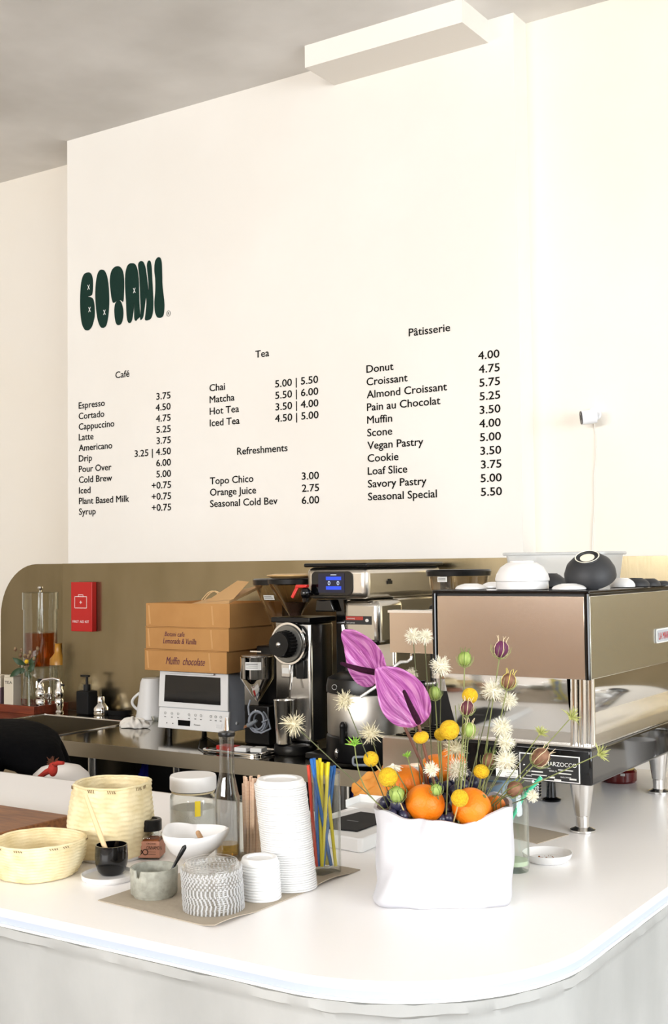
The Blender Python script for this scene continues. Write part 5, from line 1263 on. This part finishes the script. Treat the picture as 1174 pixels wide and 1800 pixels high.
# ------------------------------------------------------------------ odds and ends under the machine
c, r = stand(1088, 1379, 62, B)
t = thing('red_jar', 'squat dark red jar with a gold lid under the espresso machine', 'jar', c+EZ*.0005)
h = zat(c, 1350)-B
MB().lathe([(0,0),(r*.92,0),(r,.005),(r,h*.8),(r*.9,h*.95),(0,h*.96)], 36).build('glass_body', mat('dark_red_glass', rgb(84,16,14), .15), t)
MB().lathe([(0,h*.965),(r*.86,h*.965),(r*.86,h*1.25),(0,h*1.26)], 36).build('lid', mat('gold_lid', (.6,.5,.2,1), .35, 1), t)
MB().box((r*.1,-r*.9,h*.62),(r*.65,-r*.82,h*.8)).build('small_label', label_w, t)
c = at(958, 1408, 2, B)
t = thing('coil_whisk', 'coiled steel spring of a whisk lying under the machine on its black stand', 'whisk', c+EZ*.0005)
MB().lathe([(0,0),(.022,0),(.024,.004),(.012,.009),(.010,.05),(0,.05)], 24, cx=.012, cy=.01).build('stand', black_gloss, t)
pts = [(-.022+.010*math.cos(a*.7)+.0, .0+.010*math.sin(a*.7), .006+.0011*a*.7) for a in range(0, 52)]
MB().tube(pts, .0028, 8).build('coil', chrome_soft, t)
c = at(862, 1410, 2, B)
t = thing('blue_tub', 'low pale blue ribbed plastic tub behind the oranges under the machine', 'tub', c+EZ*.0005+Vector((0,.05,0)))
MB().lathe([(0,0),(.040,0),(.042,.004)]+[(.043+.0012*(k % 2), .004+.005*k) for k in range(9)]+[(.048,.050),(.046,.052),(.040,.052),(0,.048)], 40).build('body', mat('pale_blue_plastic', rgb(150,176,196), .35), t)

# ================================================================== planter with fruit and flowers
P0 = at(660, 1592, 2, B); P1 = at(908, 1596, 2, B)
c = (P0+P1)/2; dv = Vector((c.x, c.y, 0)).normalized(); hw = (P1-P0).length/2*1.02
hd = .078; c = c+dv*(hd*.72); c.z = B+.0005
ang = math.atan2(CX.y, CX.x)
pt = thing('planter', 'white crumpled paper-bag shaped planter filled with fruit and flowers', 'planter', c, ang)
zr = zat(c-dv*hd, 1440)-c.z
seg, lev = 120, 30; vs = []; fs = []
def ppot(u, v, inner=False):
    a = 2*PI*u; n_ = 4.2; ca, sa = math.cos(a), math.sin(a)
    k = 1/((abs(ca)**n_+abs(sa)**n_)**(1/n_))
    x, y = ca*k*hw, sa*k*hd
    # soft bulge at the base, a fold near the left front, slight flare of the rim
    f = .93+.07*math.sin(min(1, v*2.2)*PI*.5) - .02*math.sin(v*PI)+.0*v
    if v < .10: f *= 1-.05*(1-v/.10)**2
    x *= f*(1.0-.015*v); y *= f
    nx, ny = ca, sa
    d = .006*noise.noise(Vector((x*14, y*14, v*2.2)))+.004*noise.noise(Vector((x*30, y*30, v*3+4)))
    if y < 0:
        fold = math.exp(-((x+.062+.045*(1-v)-.03*v)/.017)**2); d += .016*fold*(1-.3*v)
        fold = math.exp(-((x+.085-.04*v)/.012)**2); d -= .012*fold*v
        fold = math.exp(-((x-.03-.03*v)/.03)**2); d -= .010*fold*v
        fold = math.exp(-((x-.095)/.014)**2); d += .006*fold
    x += nx*d; y += ny*d
    z_ = zr*v
    # rim height along the opening: high at the left and right ends, a dip right of the middle
    rim = .012*math.exp(-((x+.105)/.02)**2)-.010*math.exp(-((x-.028)/.030)**2)+.017*math.exp(-((x-.100)/.028)**2)+.002*noise.noise(Vector((x*40, y*40, 1)))
    z_ += rim*v**2
    if v == 0: z_ = 0
    elif v < .12 and y < 0: z_ += 0
    if inner: x *= .955; y *= .93; z_ -= 0
    return (x, y, z_)
for inner in (0, 1):
    b_ = len(vs)
    for i in range(seg):
        for j in range(lev+1):
            q = ppot(i/seg, j/lev, inner); vs.append(q if not (inner and j == 0) else (q[0], q[1], .004))
    for i in range(seg):
        k = (i+1) % seg
        for j in range(lev):
            q = (b_+i*(lev+1)+j, b_+k*(lev+1)+j, b_+k*(lev+1)+j+1, b_+i*(lev+1)+j+1); fs.append(q if not inner else q[::-1])
N = seg*(lev+1)
for i in range(seg): k = (i+1) % seg; fs.append((i*(lev+1)+lev, k*(lev+1)+lev, N+k*(lev+1)+lev, N+i*(lev+1)+lev))
fs.append(tuple(i*(lev+1) for i in range(seg))[::-1])
fs.append(tuple(N+i*(lev+1) for i in range(seg)))
MB().add(vs, fs).build('body', matte_white, pt, ang=60)
dP = depth(c)
soil = MB(); soil.prism(rrect(hw*.82, hd*.76, .02), (0,0,.006), EX, (0,1,0), (0,0,zr*.80)); soil.build('filler', mat('moss_filler', rgb(62,58,44), .95, bump=.6, bscale=80), pt)
orange_m = mat('orange_peel', rgb(236,134,20), .42, bump=.18, bscale=260, col2=rgb(226,116,14), cscale=9, spec=.4)
def fruit(px, py, rpx, off, lab):
    q = dp(px, py, dP+off); r = rpx*mpp(q)
    o = thing('orange', lab, 'orange', q, rot=(rnd.random()*2-1, rnd.random()-.5, rnd.random()*3))
    MB().ball((0,0,0), r, 40, 26, (1, 1, .93)).build('peel', orange_m, o)
    MB().lathe([(0,r*.925),(.003,r*.925),(.004,r*.938),(0,r*.95)], 10).build('stem_end', mat('green_calyx', rgb(110,116,50), .7), o)
fruit(747, 1412, 35, -.035, 'orange resting on the planter rim left of centre')
fruit(829, 1420, 36, -.030, 'orange resting on the planter rim right of centre')
fruit(709, 1377, 34, .035, 'deep orange fruit at the back left behind the grapes')
fruit(765, 1355, 30, .075, 'highest orange behind the tall flower stems')
fruit(792, 1340, 27, .10, 'orange partly hidden behind white fluffy seed heads')
fruit(868, 1418, 21, .02, 'small orange piece at the right end of the planter rim')
grape_m = mat('dark_grape', rgb(28,26,44), .30, col2=rgb(54,54,80), cscale=60)
g0 = None
for i, (px, py, rp, off) in enumerate(((689,1431,9,-.05),(697,1413,12,-.04),(706,1424,11,-.035),(690,1398,11,-.02),(677,1410,10,-.01),(700,1402,11,-.01),(709,1434,9,-.05),(716,1412,9,0),(770,1386,11,.0),(785,1384,11,.02),(800,1392,12,.0),(815,1382,12,.02),(832,1376,12,.03),(846,1384,11,.03),(784,1422,11,-.02),(789,1438,10,-.04),(781,1404,10,0),(722,1395,10,.01),(762,1372,9,.03),(820,1365,11,.05),(842,1366,10,.05),(700,1436,8,-.04),(800,1372,11,.03),(776,1440,9,-.04))):
    q = dp(px, py, dP+off); r = rp*mpp(q)
    if g0 is None:
        g0 = thing('grape', '', 'grape', q); MB().ball((0,0,0), 1, 16, 10, (1,1,1.08)).build('berry', grape_m, g0); o = g0
    else: o = dup(g0, q)
    o.scale = (r, r, r)
    o['label'] = 'dark blue grape in the cluster at the planter left rim' if px < 730 else 'dark grape tucked between the oranges in the middle of the planter'
    o['group'] = 'grapes at the left rim' if px < 730 else 'grapes between the oranges'

# ------------------------------------------------------------------ flowers
green_stem = mat('green_stem', rgb(122,128,74), .6); brown_stem = mat('brown_stem', rgb(104,62,44), .5)
dark_stem = mat('dark_green_stem', rgb(84,88,52), .6); pale_stem = mat('pale_stem', rgb(196,176,120), .6)
yellow_m = mat('yellow_ball', rgb(246,206,30), .8, bump=.8, bscale=420, col2=rgb(232,182,20), cscale=200)
def stem_path(px, py, bx, by, off, boff, bow=0, mid=None):
    a, b = dp(bx, by, dP+boff), dp(px, py, dP+off)
    pts = []
    for k in range(9):
        t_ = k/8; q = a.lerp(b, t_)+CX*(bow*math.sin(PI*t_))
        if mid: q = q+(dp(mid[0], mid[1], dP+(off+boff)/2)-a.lerp(b, .5)-CX*0)*math.sin(PI*t_)
        pts.append(q)
    # carry on down into the planter
    dn = Vector((a.x, a.y, max(B+.03, a.z-.05))); return [a+(dn-a)*1.0]+pts
def flower(name, lab, px, py, bx, by, off, boff, r=.0011, sm=None, bow=0, mid=None):
    head = dp(px, py, dP+off)
    t = thing(name, lab, 'flower', head)
    pts = [p-head for p in stem_path(px, py, bx, by, off, boff, bow, mid)]
    MB().tube(pts, r, 6).build('stem', sm or green_stem, t)
    return t, head, (pts[-1]-pts[-2]).normalized()
# yellow billy buttons
for i, (px, py, rp, bx, by, off, lab, sq) in enumerate((
    (790,1283,17.5,784,1440,-.02,'largest yellow ball flower right of the lower purple bloom',1),
    (740,1296,14,770,1400,-.03,'yellow ball flower just under the lower purple bloom, seen side-on',.72),
    (774,1291,11,778,1400,.01,'small yellow ball flower half hidden behind the largest one',1),
    (826,1223,14,806,1430,.0,'highest yellow ball flower above a dark red pod',1),
    (652,1334,13.5,704,1400,-.02,'leftmost yellow ball flower',1),
    (682,1366,17,715,1436,-.055,'big yellow ball flower over the grapes at the left',1),
    (846,1356,14.5,838,1420,-.01,'yellow ball flower above the right orange',.85),
    (808,1403,15.5,797,1446,-.075,'yellow ball flower in front of the right orange',1))):
    t, hd_, dr_ = flower('yellow_ball_flower', lab, px, py, bx, by, off, -.045 if by > 1425 else 0, .0013, pale_stem if i in (4,5,7) else green_stem)
    r = rp*mpp(hd_); MB().ball((0,0,0), r, 28, 18, (1,1,sq), dr_.to_track_quat('Z', 'Y').to_matrix()).build('flower_head', yellow_m, t)
# white fluffy heads
fluff = mat('cream_fluff', rgb(240,236,218), .9); fluff2 = mat('grey_cream_fluff', rgb(214,206,176), .9)
fcore = mat('fluff_core', rgb(206,196,150), .9)
def fluffball(t, r, m, n=110, curl=.3, up=None, spread=1.0, w0=.0011, core=True, ln=(.75, 1.15)):
    mb = MB(); up = (up or Vector((0,0,1))).normalized()
    for i in range(n):
        zc_ = 1-2*(i+.5)/n*spread; s_ = math.sqrt(max(0, 1-zc_*zc_)); a = i*2.39996
        d = Vector((s_*math.cos(a), s_*math.sin(a), zc_)); d = up.to_track_quat('Z', 'Y') @ d
        sd = d.orthogonal().normalized(); sd = Matrix.Rotation(rnd.random()*6.28, 3, d) @ sd; q2 = d.cross(sd)
        L_ = r*rnd.uniform(*ln); pts = []
        for k in range(4):
            s2 = k/3; pts.append(d*(L_*(.15+.85*s2)) + q2*(curl*L_*s2*s2))
        ws = [w0, w0*.9, w0*.7, w0*.25]; vs = []; fs = []
        for k in range(4): vs += [pts[k]-sd*ws[k], pts[k]+sd*ws[k], pts[k]+d.cross(sd)*ws[k]*.6]
        for k in range(3):
            for j in range(3): fs.append((3*k+j, 3*k+(j+1) % 3, 3*k+3+(j+1) % 3, 3*k+3+j))
        mb.add(vs, fs)
    mb.build('fluffy_petals', m, t, kind='stuff', smooth=False)
    if core: MB().ball((0,0,0), r*.48, 12, 8).build('centre', m, t)
for i, (px, py, rp, bx, by, off, lab, cu, m, dm) in enumerate((
    (726,1118,13,747,1400,.06,'left of the twin white fluffy heads at the top',.2,fluff,0),
    (746,1119,13,763,1400,.06,'right of the twin white fluffy heads at the top',.2,fluff,0),
    (775,1171,17,772,1400,.04,'white fluffy head against the left corner of the machine panel',.2,fluff,0),
    (722,1186,11,740,1390,.09,'small white fluffy head behind the lower purple bloom',.2,fluff,0),
    (866,1213,18,812,1430,.02,'loose white fluffy head right of the highest yellow ball',.3,fluff,0),
    (893,1231,15,842,1420,.03,'white fluffy head on the right under the striped pod',.3,fluff,0),
    (882,1279,17,826,1420,.0,'upper white fluffy head of the pair in the middle right',.2,fluff,0),
    (889,1305,15,830,1430,-.01,'lower white fluffy head of the pair in the middle right',.2,fluff,0),
    (889,1337,20,836,1430,-.02,'large white fluffy head beside the black machine base',.2,fluff,0),
    (800,1316,18,800,1430,.01,'curly white head below the largest yellow ball',.8,fluff2,1),
    (804,1353,17,802,1440,-.01,'white fluffy head above the gap between the oranges',.3,fluff,0),
    (758,1352,12,763,1400,-.06,'small white fluffy head on the left orange',.2,fluff,0),
    (936,1399,10,880,1420,-.03,'small white fluffy head over the glass jar rim',.2,fluff,0),
    (606,1232,15,630,1400,-.03,'drooping curly grey-white head left of the purple blooms',.9,fluff2,1),
    (516,1273,15,690,1437,-.04,'leftmost curled white seed head above the straws',1.2,fluff2,1),
    (651,1289,17,690,1420,-.03,'curly grey-white head below the purple blooms',.9,fluff2,1))):
    mid = {13: (637,1372) , 14: (606,1375)}.get(i)
    if i == 13: bx, by = 688, 1434
    t, hd_, dr_ = flower('fluffy_flower', lab, px, py, bx, by, off, -.03 if by > 1425 else .01, .0009, dark_stem)
    r = rp*mpp(hd_)
    fluffball(t, r, m, 190 if dm else 480, cu+.45 if not dm else cu+.2, dr_, 1.0 if not dm else .9, .0009 if dm else .0008, True, (.45, 1.12) if not dm else (.5, 1.05))
# feathery star heads
star_m = mat('green_star', rgb(176,180,110), .8); star2 = mat('fresh_green_star', rgb(140,190,70), .7)
for i, (px, py, rp, bx, by, off, lab, m) in enumerate((
    (1003,1262,17,862,1420,-.02,'spiky pale green star head highest on the right',star_m),
    (949,1290,14,850,1430,-.01,'spiky pale green star head beside the machine mirror panel',star_m),
    (1053,1326,17,880,1405,-.04,'rightmost spiky star head in front of the machine corner',star_m),
    (623,1309,15,645,1400,-.04,'fresh green star shaped head at the far left of the planter',star2),
    (690,1345,15,722,1400,-.0,'pale yellow bell shaped flower above the left oranges',fluff),
    (716,1330,9,735,1400,.0,'small green bud standing beside the brown flower stalk',star2))):
    t, hd_, dr_ = flower('star_flower', lab, px, py, bx if i != 3 else 690, by if i != 3 else 1434, off, 0 if i != 3 else -.03, .0010, green_stem, bow=.0, mid=(641,1384) if i == 3 else None)
    r = rp*mpp(hd_); fluffball(t, r, m, (34 if i < 3 else 18) if i != 4 else 60, .25, dr_ if i not in (4,) else Vector((.1,0,-1)), .42, (.0013 if i < 3 else .0014), False, (.85, 1.3))
    MB().ball((0,0,0), r*.22, 10, 7).build('centre', m, t)
# seed pods (love-in-a-mist): ribbed balloon, horns on top, threads beneath
def pod(px, py, rp, bx, by, off, c1, c2, lab):
    t, hd_, dr_ = flower('seed_pod', lab, px, py, bx, by, off, 0 if by < 1425 else -.03, .0011, green_stem)
    r = rp*mpp(hd_); q = dr_.to_track_quat('Z', 'Y').to_matrix()
    mb = MB(); seg_ = 40
    def rib(a, j, rr_, z_): return rr_*(1-.13*abs(math.cos(a*2.5+.4))**8), z_
    mb.lathe([(0,-r*1.05),(r*.45,-r*.98),(r*.85,-r*.6),(r*.98,-.05*r),(r*.86,r*.55),(r*.5,r*.95),(0,r*1.05)], seg_, fn=rib)
    mb.v = [tuple(q @ Vector(v)) for v in mb.v]; mb.build('balloon', c1, t, ang=70)
    mb = MB()
    for k in range(5):
        a = (k+.5)*2*PI/5-.16
        mb.tube([q @ Vector((r*.5*math.cos(a), r*.5*math.sin(a), r*.9)), q @ Vector((r*.62*math.cos(a), r*.62*math.sin(a), r*1.3)), q @ Vector((r*.8*math.cos(a+.2), r*.8*math.sin(a+.2), r*1.65))], [.0007,.0005,.0003], 5)
        mb.tube([q @ Vector((r*k2[0]*math.cos(a), r*k2[0]*math.sin(a), r*k2[1])) for k2 in ((.47,-.98),(.9,-.55),(1.02,0),(.88,.55),(.5,.95))], .0006, 5)
    mb.build('horns_and_ribs', c2, t, kind='stuff')
    mb = MB()
    for k in range(12):
        a = k*2*PI/12; p_ = [q @ Vector((r*s_*math.cos(a+s_*.3), r*s_*math.sin(a+s_*.3), r*zz_)) for s_, zz_ in ((.1,-1.3),(.8,-1.0),(1.25,-.3),(1.35,.4))]
        mb.tube(p_, [.0005,.0005,.0004,.0002], 4)
    mb.build('thread_leaves', mat('thread_green', rgb(140,150,90), .7), t, kind='stuff')
pg = mat('pod_green', rgb(116,140,54), .6, col2=rgb(160,180,96), cscale=60); pm = mat('pod_maroon', rgb(70,20,40), .6, col2=rgb(100,44,54), cscale=50)
pb_ = mat('pod_brown', rgb(88,54,38), .7, col2=rgb(138,100,74), cscale=60); pc = mat('pod_rib_cream', rgb(226,206,170), .7); pgd = mat('pod_rib_green', rgb(96,120,50), .7); pv = mat('pod_violet', rgb(92,30,70), .6)
for a in ((817,1158,12,808,1430,.03,pg,pgd,'green ribbed seed pod in front of the brown machine panel'),
    (880,1141,14,838,1420,.03,pv,pc,'highest violet seed pod with pale ribs'),
    (894,1197,13,846,1420,.01,pb_,mat('pod_rib_yellow', rgb(216,200,96), .7),'yellow and mauve striped pod below the violet one'),
    (821,1244,12,800,1430,-.02,pm,pc,'dark maroon pod just under the highest yellow ball'),
    (764,1218,11,776,1400,.02,pg,pgd,'green pod close to the right edge of the lower purple bloom'),
    (824,1283,13,812,1430,-.01,pg,pc,'pale green pod beside the largest yellow ball'),
    (860,1337,13,838,1430,.0,pb_,pgd,'brown green pod touching the yellow ball over the right orange'),
    (951,1331,16,872,1415,-.03,pb_,pc,'pinkish brown pod in front of the machine rating plate'),
    (905,1387,14,868,1412,-.03,pb_,pgd,'brown pod above the glass jar'),
    (767,1388,10,777,1440,-.07,pg,pgd,'small green burr in front of the left orange'),
    (697,1396,14,706,1430,-.06,pg,pgd,'green burr under the big yellow ball at the left')): pod(*a)
# extra bare sprigs
for i, (px, py, bx, by, off) in enumerate(((842,1290,812,1440,.02),(858,1300,822,1430,.01),(905,1300,838,1425,.02),(868,1320,816,1440,-.02),(930,1352,858,1420,-.01),(800,1240,796,1440,.03),(745,1340,770,1410,0))):
    t = thing('bare_sprig', ('thin bare green sprig among the pods, left of the middle pair of white heads','bare sprig leaning right behind the middle white heads','longer bare sprig reaching toward the machine mirror panel','short bare sprig crossing in front of the right white heads','low bare sprig leaning over the right end of the planter','straight bare sprig beside the highest yellow ball stem','short bare sprig rising from the left orange')[i], 'sprig', dp(bx, by, dP))
    o_ = dp(bx, by, dP); MB().tube([p-o_ for p in stem_path(px, py, bx, by, off, 0, .006)], .0008, 5).build('stem', green_stem, t)

# ------------------------------------------------------------------ the two purple anthuriums
def petal_mat():
    m = bpy.data.materials.new('anthurium_petal'); m.use_nodes = True; nt = m.node_tree; b = nt.nodes['Principled BSDF']
    uv = nt.nodes.new('ShaderNodeAttribute'); uv.attribute_name = 'vein'
    sp = nt.nodes.new('ShaderNodeSeparateXYZ'); nt.links.new(uv.outputs['Vector'], sp.inputs[0])
    wv = nt.nodes.new('ShaderNodeMath'); wv.operation = 'SINE'; ml = nt.nodes.new('ShaderNodeMath'); ml.operation = 'MULTIPLY'; ml.inputs[1].default_value = 15
    nt.links.new(sp.outputs['X'], ml.inputs[0]); nt.links.new(ml.outputs[0], wv.inputs[0])
    ns = nt.nodes.new('ShaderNodeTexNoise'); ns.inputs['Scale'].default_value = 3; ns.inputs['Detail'].default_value = 5
    mp = nt.nodes.new('ShaderNodeMapping'); mp.inputs['Scale'].default_value = (6, 1.0, 1); nt.links.new(uv.outputs['Vector'], mp.inputs[0]); nt.links.new(mp.outputs[0], ns.inputs[0])
    ad = nt.nodes.new('ShaderNodeMath'); ad.operation = 'MULTIPLY_ADD'; ad.inputs[1].default_value = .10; nt.links.new(wv.outputs[0], ad.inputs[0]); nt.links.new(ns.outputs[0], ad.inputs[2])
    cr = nt.nodes.new('ShaderNodeValToRGB'); e_ = cr.color_ramp.elements; e_[0].position = .34; e_[0].color = rgb(140,58,128); e_[1].position = .72; e_[1].color = rgb(206,142,190)
    m_ = e_.new(.5); m_.color = rgb(172,92,158)
    nt.links.new(ad.outputs[0], cr.inputs[0]); nt.links.new(cr.outputs[0], b.inputs['Base Color']); b.inputs['Roughness'].default_value = .35
    b.inputs['Coat Weight'].default_value = .2; return m
pet = petal_mat(); spad = mat('purple_spadix', rgb(46,4,32), .75, bump=.4, bscale=300, spec=.2)
def spathe(outline, axis0, axis1, dist, tilt, lab, sp0, sp1, stem_pts, spoff):
    """outline in photo pixels, turned about its centre so the bloom has real depth; dist = depth of its centre"""
    n = len(outline); loop = smooth_loop(outline, 6); cx_ = sum(p[0] for p in loop)/len(loop); cy_ = sum(p[1] for p in loop)/len(loop)
    cen = dp(cx_, cy_, dist); t = thing('anthurium', lab, 'flower', cen)
    A = Vector((axis0[0]-cx_, axis0[1]-cy_)); Bv = Vector((axis1[0]-cx_, axis1[1]-cy_)); ax_ = (Bv-A).normalized(); pr = Vector((-ax_.y, ax_.x)); Ln = (Bv-A).length
    wid = max(abs(Vector((p[0]-cx_, p[1]-cy_)).dot(pr)) for p in loop)
    rings = 10; vs = []; att = []
    def P3(x, y, k):
        q = Vector((x-cx_, y-cy_)); s_, w_ = (q-A).dot(ax_)/Ln, q.dot(pr)/wid
        off = tilt[0]*(q.x)*mpp(cen)+tilt[1]*(q.y)*mpp(cen)
        cup_ = -.022*(w_*w_)+.010*math.sin(s_*PI)+.0018*math.sin(w_*16)
        return dp(x, y, dist+off+cup_)-cen, (w_/(.25+.9*math.sin(PI*min(.97, max(.06, s_)))), s_)
    m0 = [(A+(Bv-A)*.5)[0]+cx_, (A+(Bv-A)*.5)[1]+cy_]
    L_ = len(loop)
    for k in range(rings+1):
        f = k/rings
        for x, y in loop:
            xx, yy = m0[0]+(x-m0[0])*f, m0[1]+(y-m0[1])*f; p_, u_ = P3(xx, yy, f); vs.append(p_); att.append(u_)
    fs = [((k)*L_+i, k*L_+(i+1) % L_, (k+1)*L_+(i+1) % L_, (k+1)*L_+i) for k in range(rings) for i in range(L_)]
    me = bpy.data.meshes.new('spathe'); me.from_pydata([tuple(v) for v in vs], [], fs)
    at_ = me.attributes.new('vein', 'FLOAT_VECTOR', 'POINT'); at_.data.foreach_set('vector', [c_ for u in att for c_ in (u[0], u[1], 0)])
    me.materials.append(pet); me.shade_smooth(); o = bpy.data.objects.new('spathe', me); scene.collection.objects.link(o); o.parent = t
    sd = o.modifiers.new('thick', 'SOLIDIFY'); sd.thickness = .0012
    a_, b_ = dp(*sp0, dist+spoff[0])-cen, dp(*sp1, dist+spoff[1])-cen
    MB().tube([a_.lerp(b_, k/6)+Vector((0,0,-.002*math.sin(PI*k/6))) for k in range(7)]+[b_+(b_-a_).normalized()*.002], [.0052,.0056,.0054,.005,.0045,.0038,.0030,.0012], 12).build('spadix', spad, t)
    pts = [dp(x, y, dist+d_)-cen for x, y, d_ in stem_pts]
    MB().tube(pts, .0028, 10).build('stem', brown_stem, t)
    return t, cen
dA = dP-.01
t, cen = spathe([(603,1108),(622,1108),(648,1122),(668,1143),(677,1165),(678,1186),(668,1196),(662,1184),(660,1192),(658,1203),(646,1208),(628,1201),(616,1185),(609,1165),(605,1140),(600,1120)], (664,1180), (603,1108), dA+.02, (-.25, .35), 'upper pink-purple anthurium bloom with a dark sideways spadix', (662,1182), (600,1166), [(664,1184,0),(680,1215,.03),(705,1265,.04),(722,1300,.03),(745,1352,.02),(752,1385,.02)], (-.012, -.035))
MB().cyl(dp(604,1110,dA+.02)-cen, dp(602,1098,dA+.02)-cen, .0032, .0022, 10).build('tip', white_print, t)
spathe([(660,1176),(672,1172),(695,1173),(720,1183),(742,1203),(756,1230),(756,1255),(745,1270),(733,1276),(722,1279),(700,1276),(680,1262),(668,1240),(662,1210),(659,1190)], (736,1274), (661,1177), dA-.02, (.30, .25), 'lower pink-purple anthurium bloom with a dark upright spadix', (736,1270), (710,1215), [(736,1274,.0),(742,1300,.0),(752,1340,.005),(762,1372,.01),(768,1400,.015)], (-.008, -.04))

# ================================================================== person bending behind the bar
def skinbody(name, nodes, edges, m, parent=None, lev=2, root=0):
    me = bpy.data.meshes.new(name); me.from_pydata([n_[0] for n_ in nodes], edges, []); o = bpy.data.objects.new(name, me); scene.collection.objects.link(o)
    if parent: o.parent = parent
    sk = o.modifiers.new('skin', 'SKIN'); sk.use_smooth_shade = True; sv = me.skin_vertices[0].data
    for i, n_ in enumerate(nodes): sv[i].radius = (n_[1], n_[2] if len(n_) > 2 else n_[1]); sv[i].use_root = (i == root)
    ss = o.modifiers.new('sub', 'SUBSURF'); ss.levels = lev; ss.render_levels = lev
    me.materials.append(m); return o
ph = at(66, 1290, 1, 2.72)
pr_ = thing('person', 'person in a black top and white cap bending down behind the bar', 'person', (ph.x-.125, 2.72, 0.0))
cloth_b = mat('black_clothing', rgb(4,4,5), .95, bump=.2, bscale=40, spec=.1); skin_m = mat('skin', rgb(176,122,92), .55, sss=.1)
zt_p = at(66, 1260, 1, 2.72).z+.082
zs_ = zt_p-.125   # spine height at the shoulders
nodes = [((-.42,0,.60),.15,.14), ((-.30,0,.72),.14,.12), ((-.16,0,zs_-.05),.13,.12), ((.035,0,zs_+.012),.125,.12), ((.12,0,zs_-.08),.085,.085), ((.22,0,zs_-.20),.06,.06),
    ((.0,-.15,zs_-.07),.065), ((.07,-.20,zs_-.28),.05), ((.10,-.12,zs_-.50),.038), ((.0,.15,zs_-.07),.065), ((.07,.20,zs_-.28),.05), ((.12,.12,zs_-.50),.038),
    ((-.36,-.10,.50),.09), ((-.05,-.13,.42),.075), ((-.20,-.13,.06),.05), ((-.36,.10,.50),.09), ((-.05,.13,.42),.075), ((-.20,.13,.06),.05), ((-.10,-.14,.03),.035), ((-.10,.14,.03),.035)]
edges = [(0,1),(1,2),(2,3),(3,4),(4,5),(3,6),(6,7),(7,8),(3,9),(9,10),(10,11),(0,12),(12,13),(13,14),(0,15),(15,16),(16,17),(14,18),(17,19)]
skinbody('body', nodes, edges, cloth_b, pr_)
hc = at(116, 1404, 1, 2.70)-Vector(pr_.location)
tq = Matrix.Rotation(R(118), 3, 'Y')
MB().ball(hc, .088, 28, 18, (.82,.95,1.12), tq).build('head', skin_m, pr_)
f0 = tq @ Vector((1,0,0)); u0 = tq @ Vector((0,0,1))
MB().ball(hc+f0*.085-u0*.0, .014, 12, 8, (1.2,.8,1.3), tq).build('nose', skin_m, pr_)
for s_ in (-1, 1):
    MB().ball(hc+f0*.068+Vector((0,s_*.032,0))+u0*.02, .011, 12, 8).build('eye', white_print, pr_)
    MB().ball(hc+Vector((0,s_*.088,0)), .02, 12, 8, (.7,.35,1.2), tq).build('ear', skin_m, pr_)
MB().ball(hc+f0*.075-u0*.038, .016, 12, 8, (.4,1.4,.35), tq).build('mouth', mat('lips', rgb(150,80,74), .5), pr_)
capc = at(107, 1375, 1, 2.70)-Vector(pr_.location); rx_ = 56*mpp(Vector(pr_.location)+capc)
zc0 = at(107, 1376, 1, 2.70).z; hcap = at(107, 1343, 1, 2.70).z-zc0
MB().lathe([(rx_,-.03),(rx_*.98,0),(rx_*.88,hcap*.45),(rx_*.62,hcap*.83),(rx_*.3,hcap*.97),(0,hcap),(0,hcap-.004),(rx_*.6,hcap*.78),(rx_*.95,0),(rx_*.96,-.03),(rx_,-.03)], 40, cx=capc.x, cy=capc.y, sxy=(1,.95)).build('cap', mat('cap_cotton', rgb(226,220,214), .85), pr_).location = (0, 0, capc.z)
kn = at(93, 1352, 1, 2.56)-Vector(pr_.location)
rc = mat('red_cloth', rgb(170,42,28), .8, bump=.5, bscale=60)
MB().ball(kn, .018, 16, 10, (.8,.8,1.25)).tube([kn+Vector((.0,0,.01)), kn+Vector((.02,0,.02)), kn+Vector((.045,0,.022))], [.010,.007,.005], 8).tube([kn, kn+Vector((-.03,0,-.012)), kn+Vector((-.06,.0,-.03))], [.010,.009,.007], 8).build('red_scarf_knot', rc, pr_)
mb = MB()
for k in range(36):
    a = k*2.4; d = Vector((math.cos(a)*.020, math.sin(a)*.012, .012+.012*math.sin(k))); mb.tube([kn+EZ*.008, kn+EZ*.012+d*.6, kn+EZ*.010+d*1.1], [.0016,.0014,.0008], 4)
mb.build('hair_tuft', mat('auburn_hair', rgb(96,52,30), .8), pr_, kind='stuff')
def hand(base, dirv, side):
    mb_nodes = [(base, .030, .018), (base+dirv*.045, .034, .014), (base+dirv*.085, .032, .012)]; ed = [(0,1),(1,2)]
    o = skinbody('hand', mb_nodes, ed, skin_m, pr_, 2)
    sv_ = Vector((0,1,0))
    for i, (ln, sp) in enumerate(((.060,-.024),(.068,-.008),(.064,.008),(.050,.023))):
        b0 = base+dirv*.078+sv_*sp; skinbody('finger', [(b0, .0085), (b0+dirv*ln*.45+Vector((.006,0,0)), .008), (b0+dirv*ln+Vector((.02,0,.004)), .0065)], [(0,1),(1,2)], skin_m, pr_, 1)
    b0 = base+dirv*.03+sv_*(-.028*side); skinbody('thumb', [(b0, .011), (b0+dirv*.03-sv_*.018*side, .010), (b0+dirv*.055-sv_*.022*side, .008)], [(0,1),(1,2)], skin_m, pr_, 1)
hand(Vector((.10,-.12,zs_-.52)), Vector((.15,0,-1)).normalized(), 1); hand(Vector((.12,.12,zs_-.52)), Vector((.15,0,-1)).normalized(), -1)

# paper cup and steel pitcher standing on the bar just right of the machine (seen in its mirror panel)
c = Vector((Xr+.055, at(1080, 1285, 0, Xr+.055).y, 0))
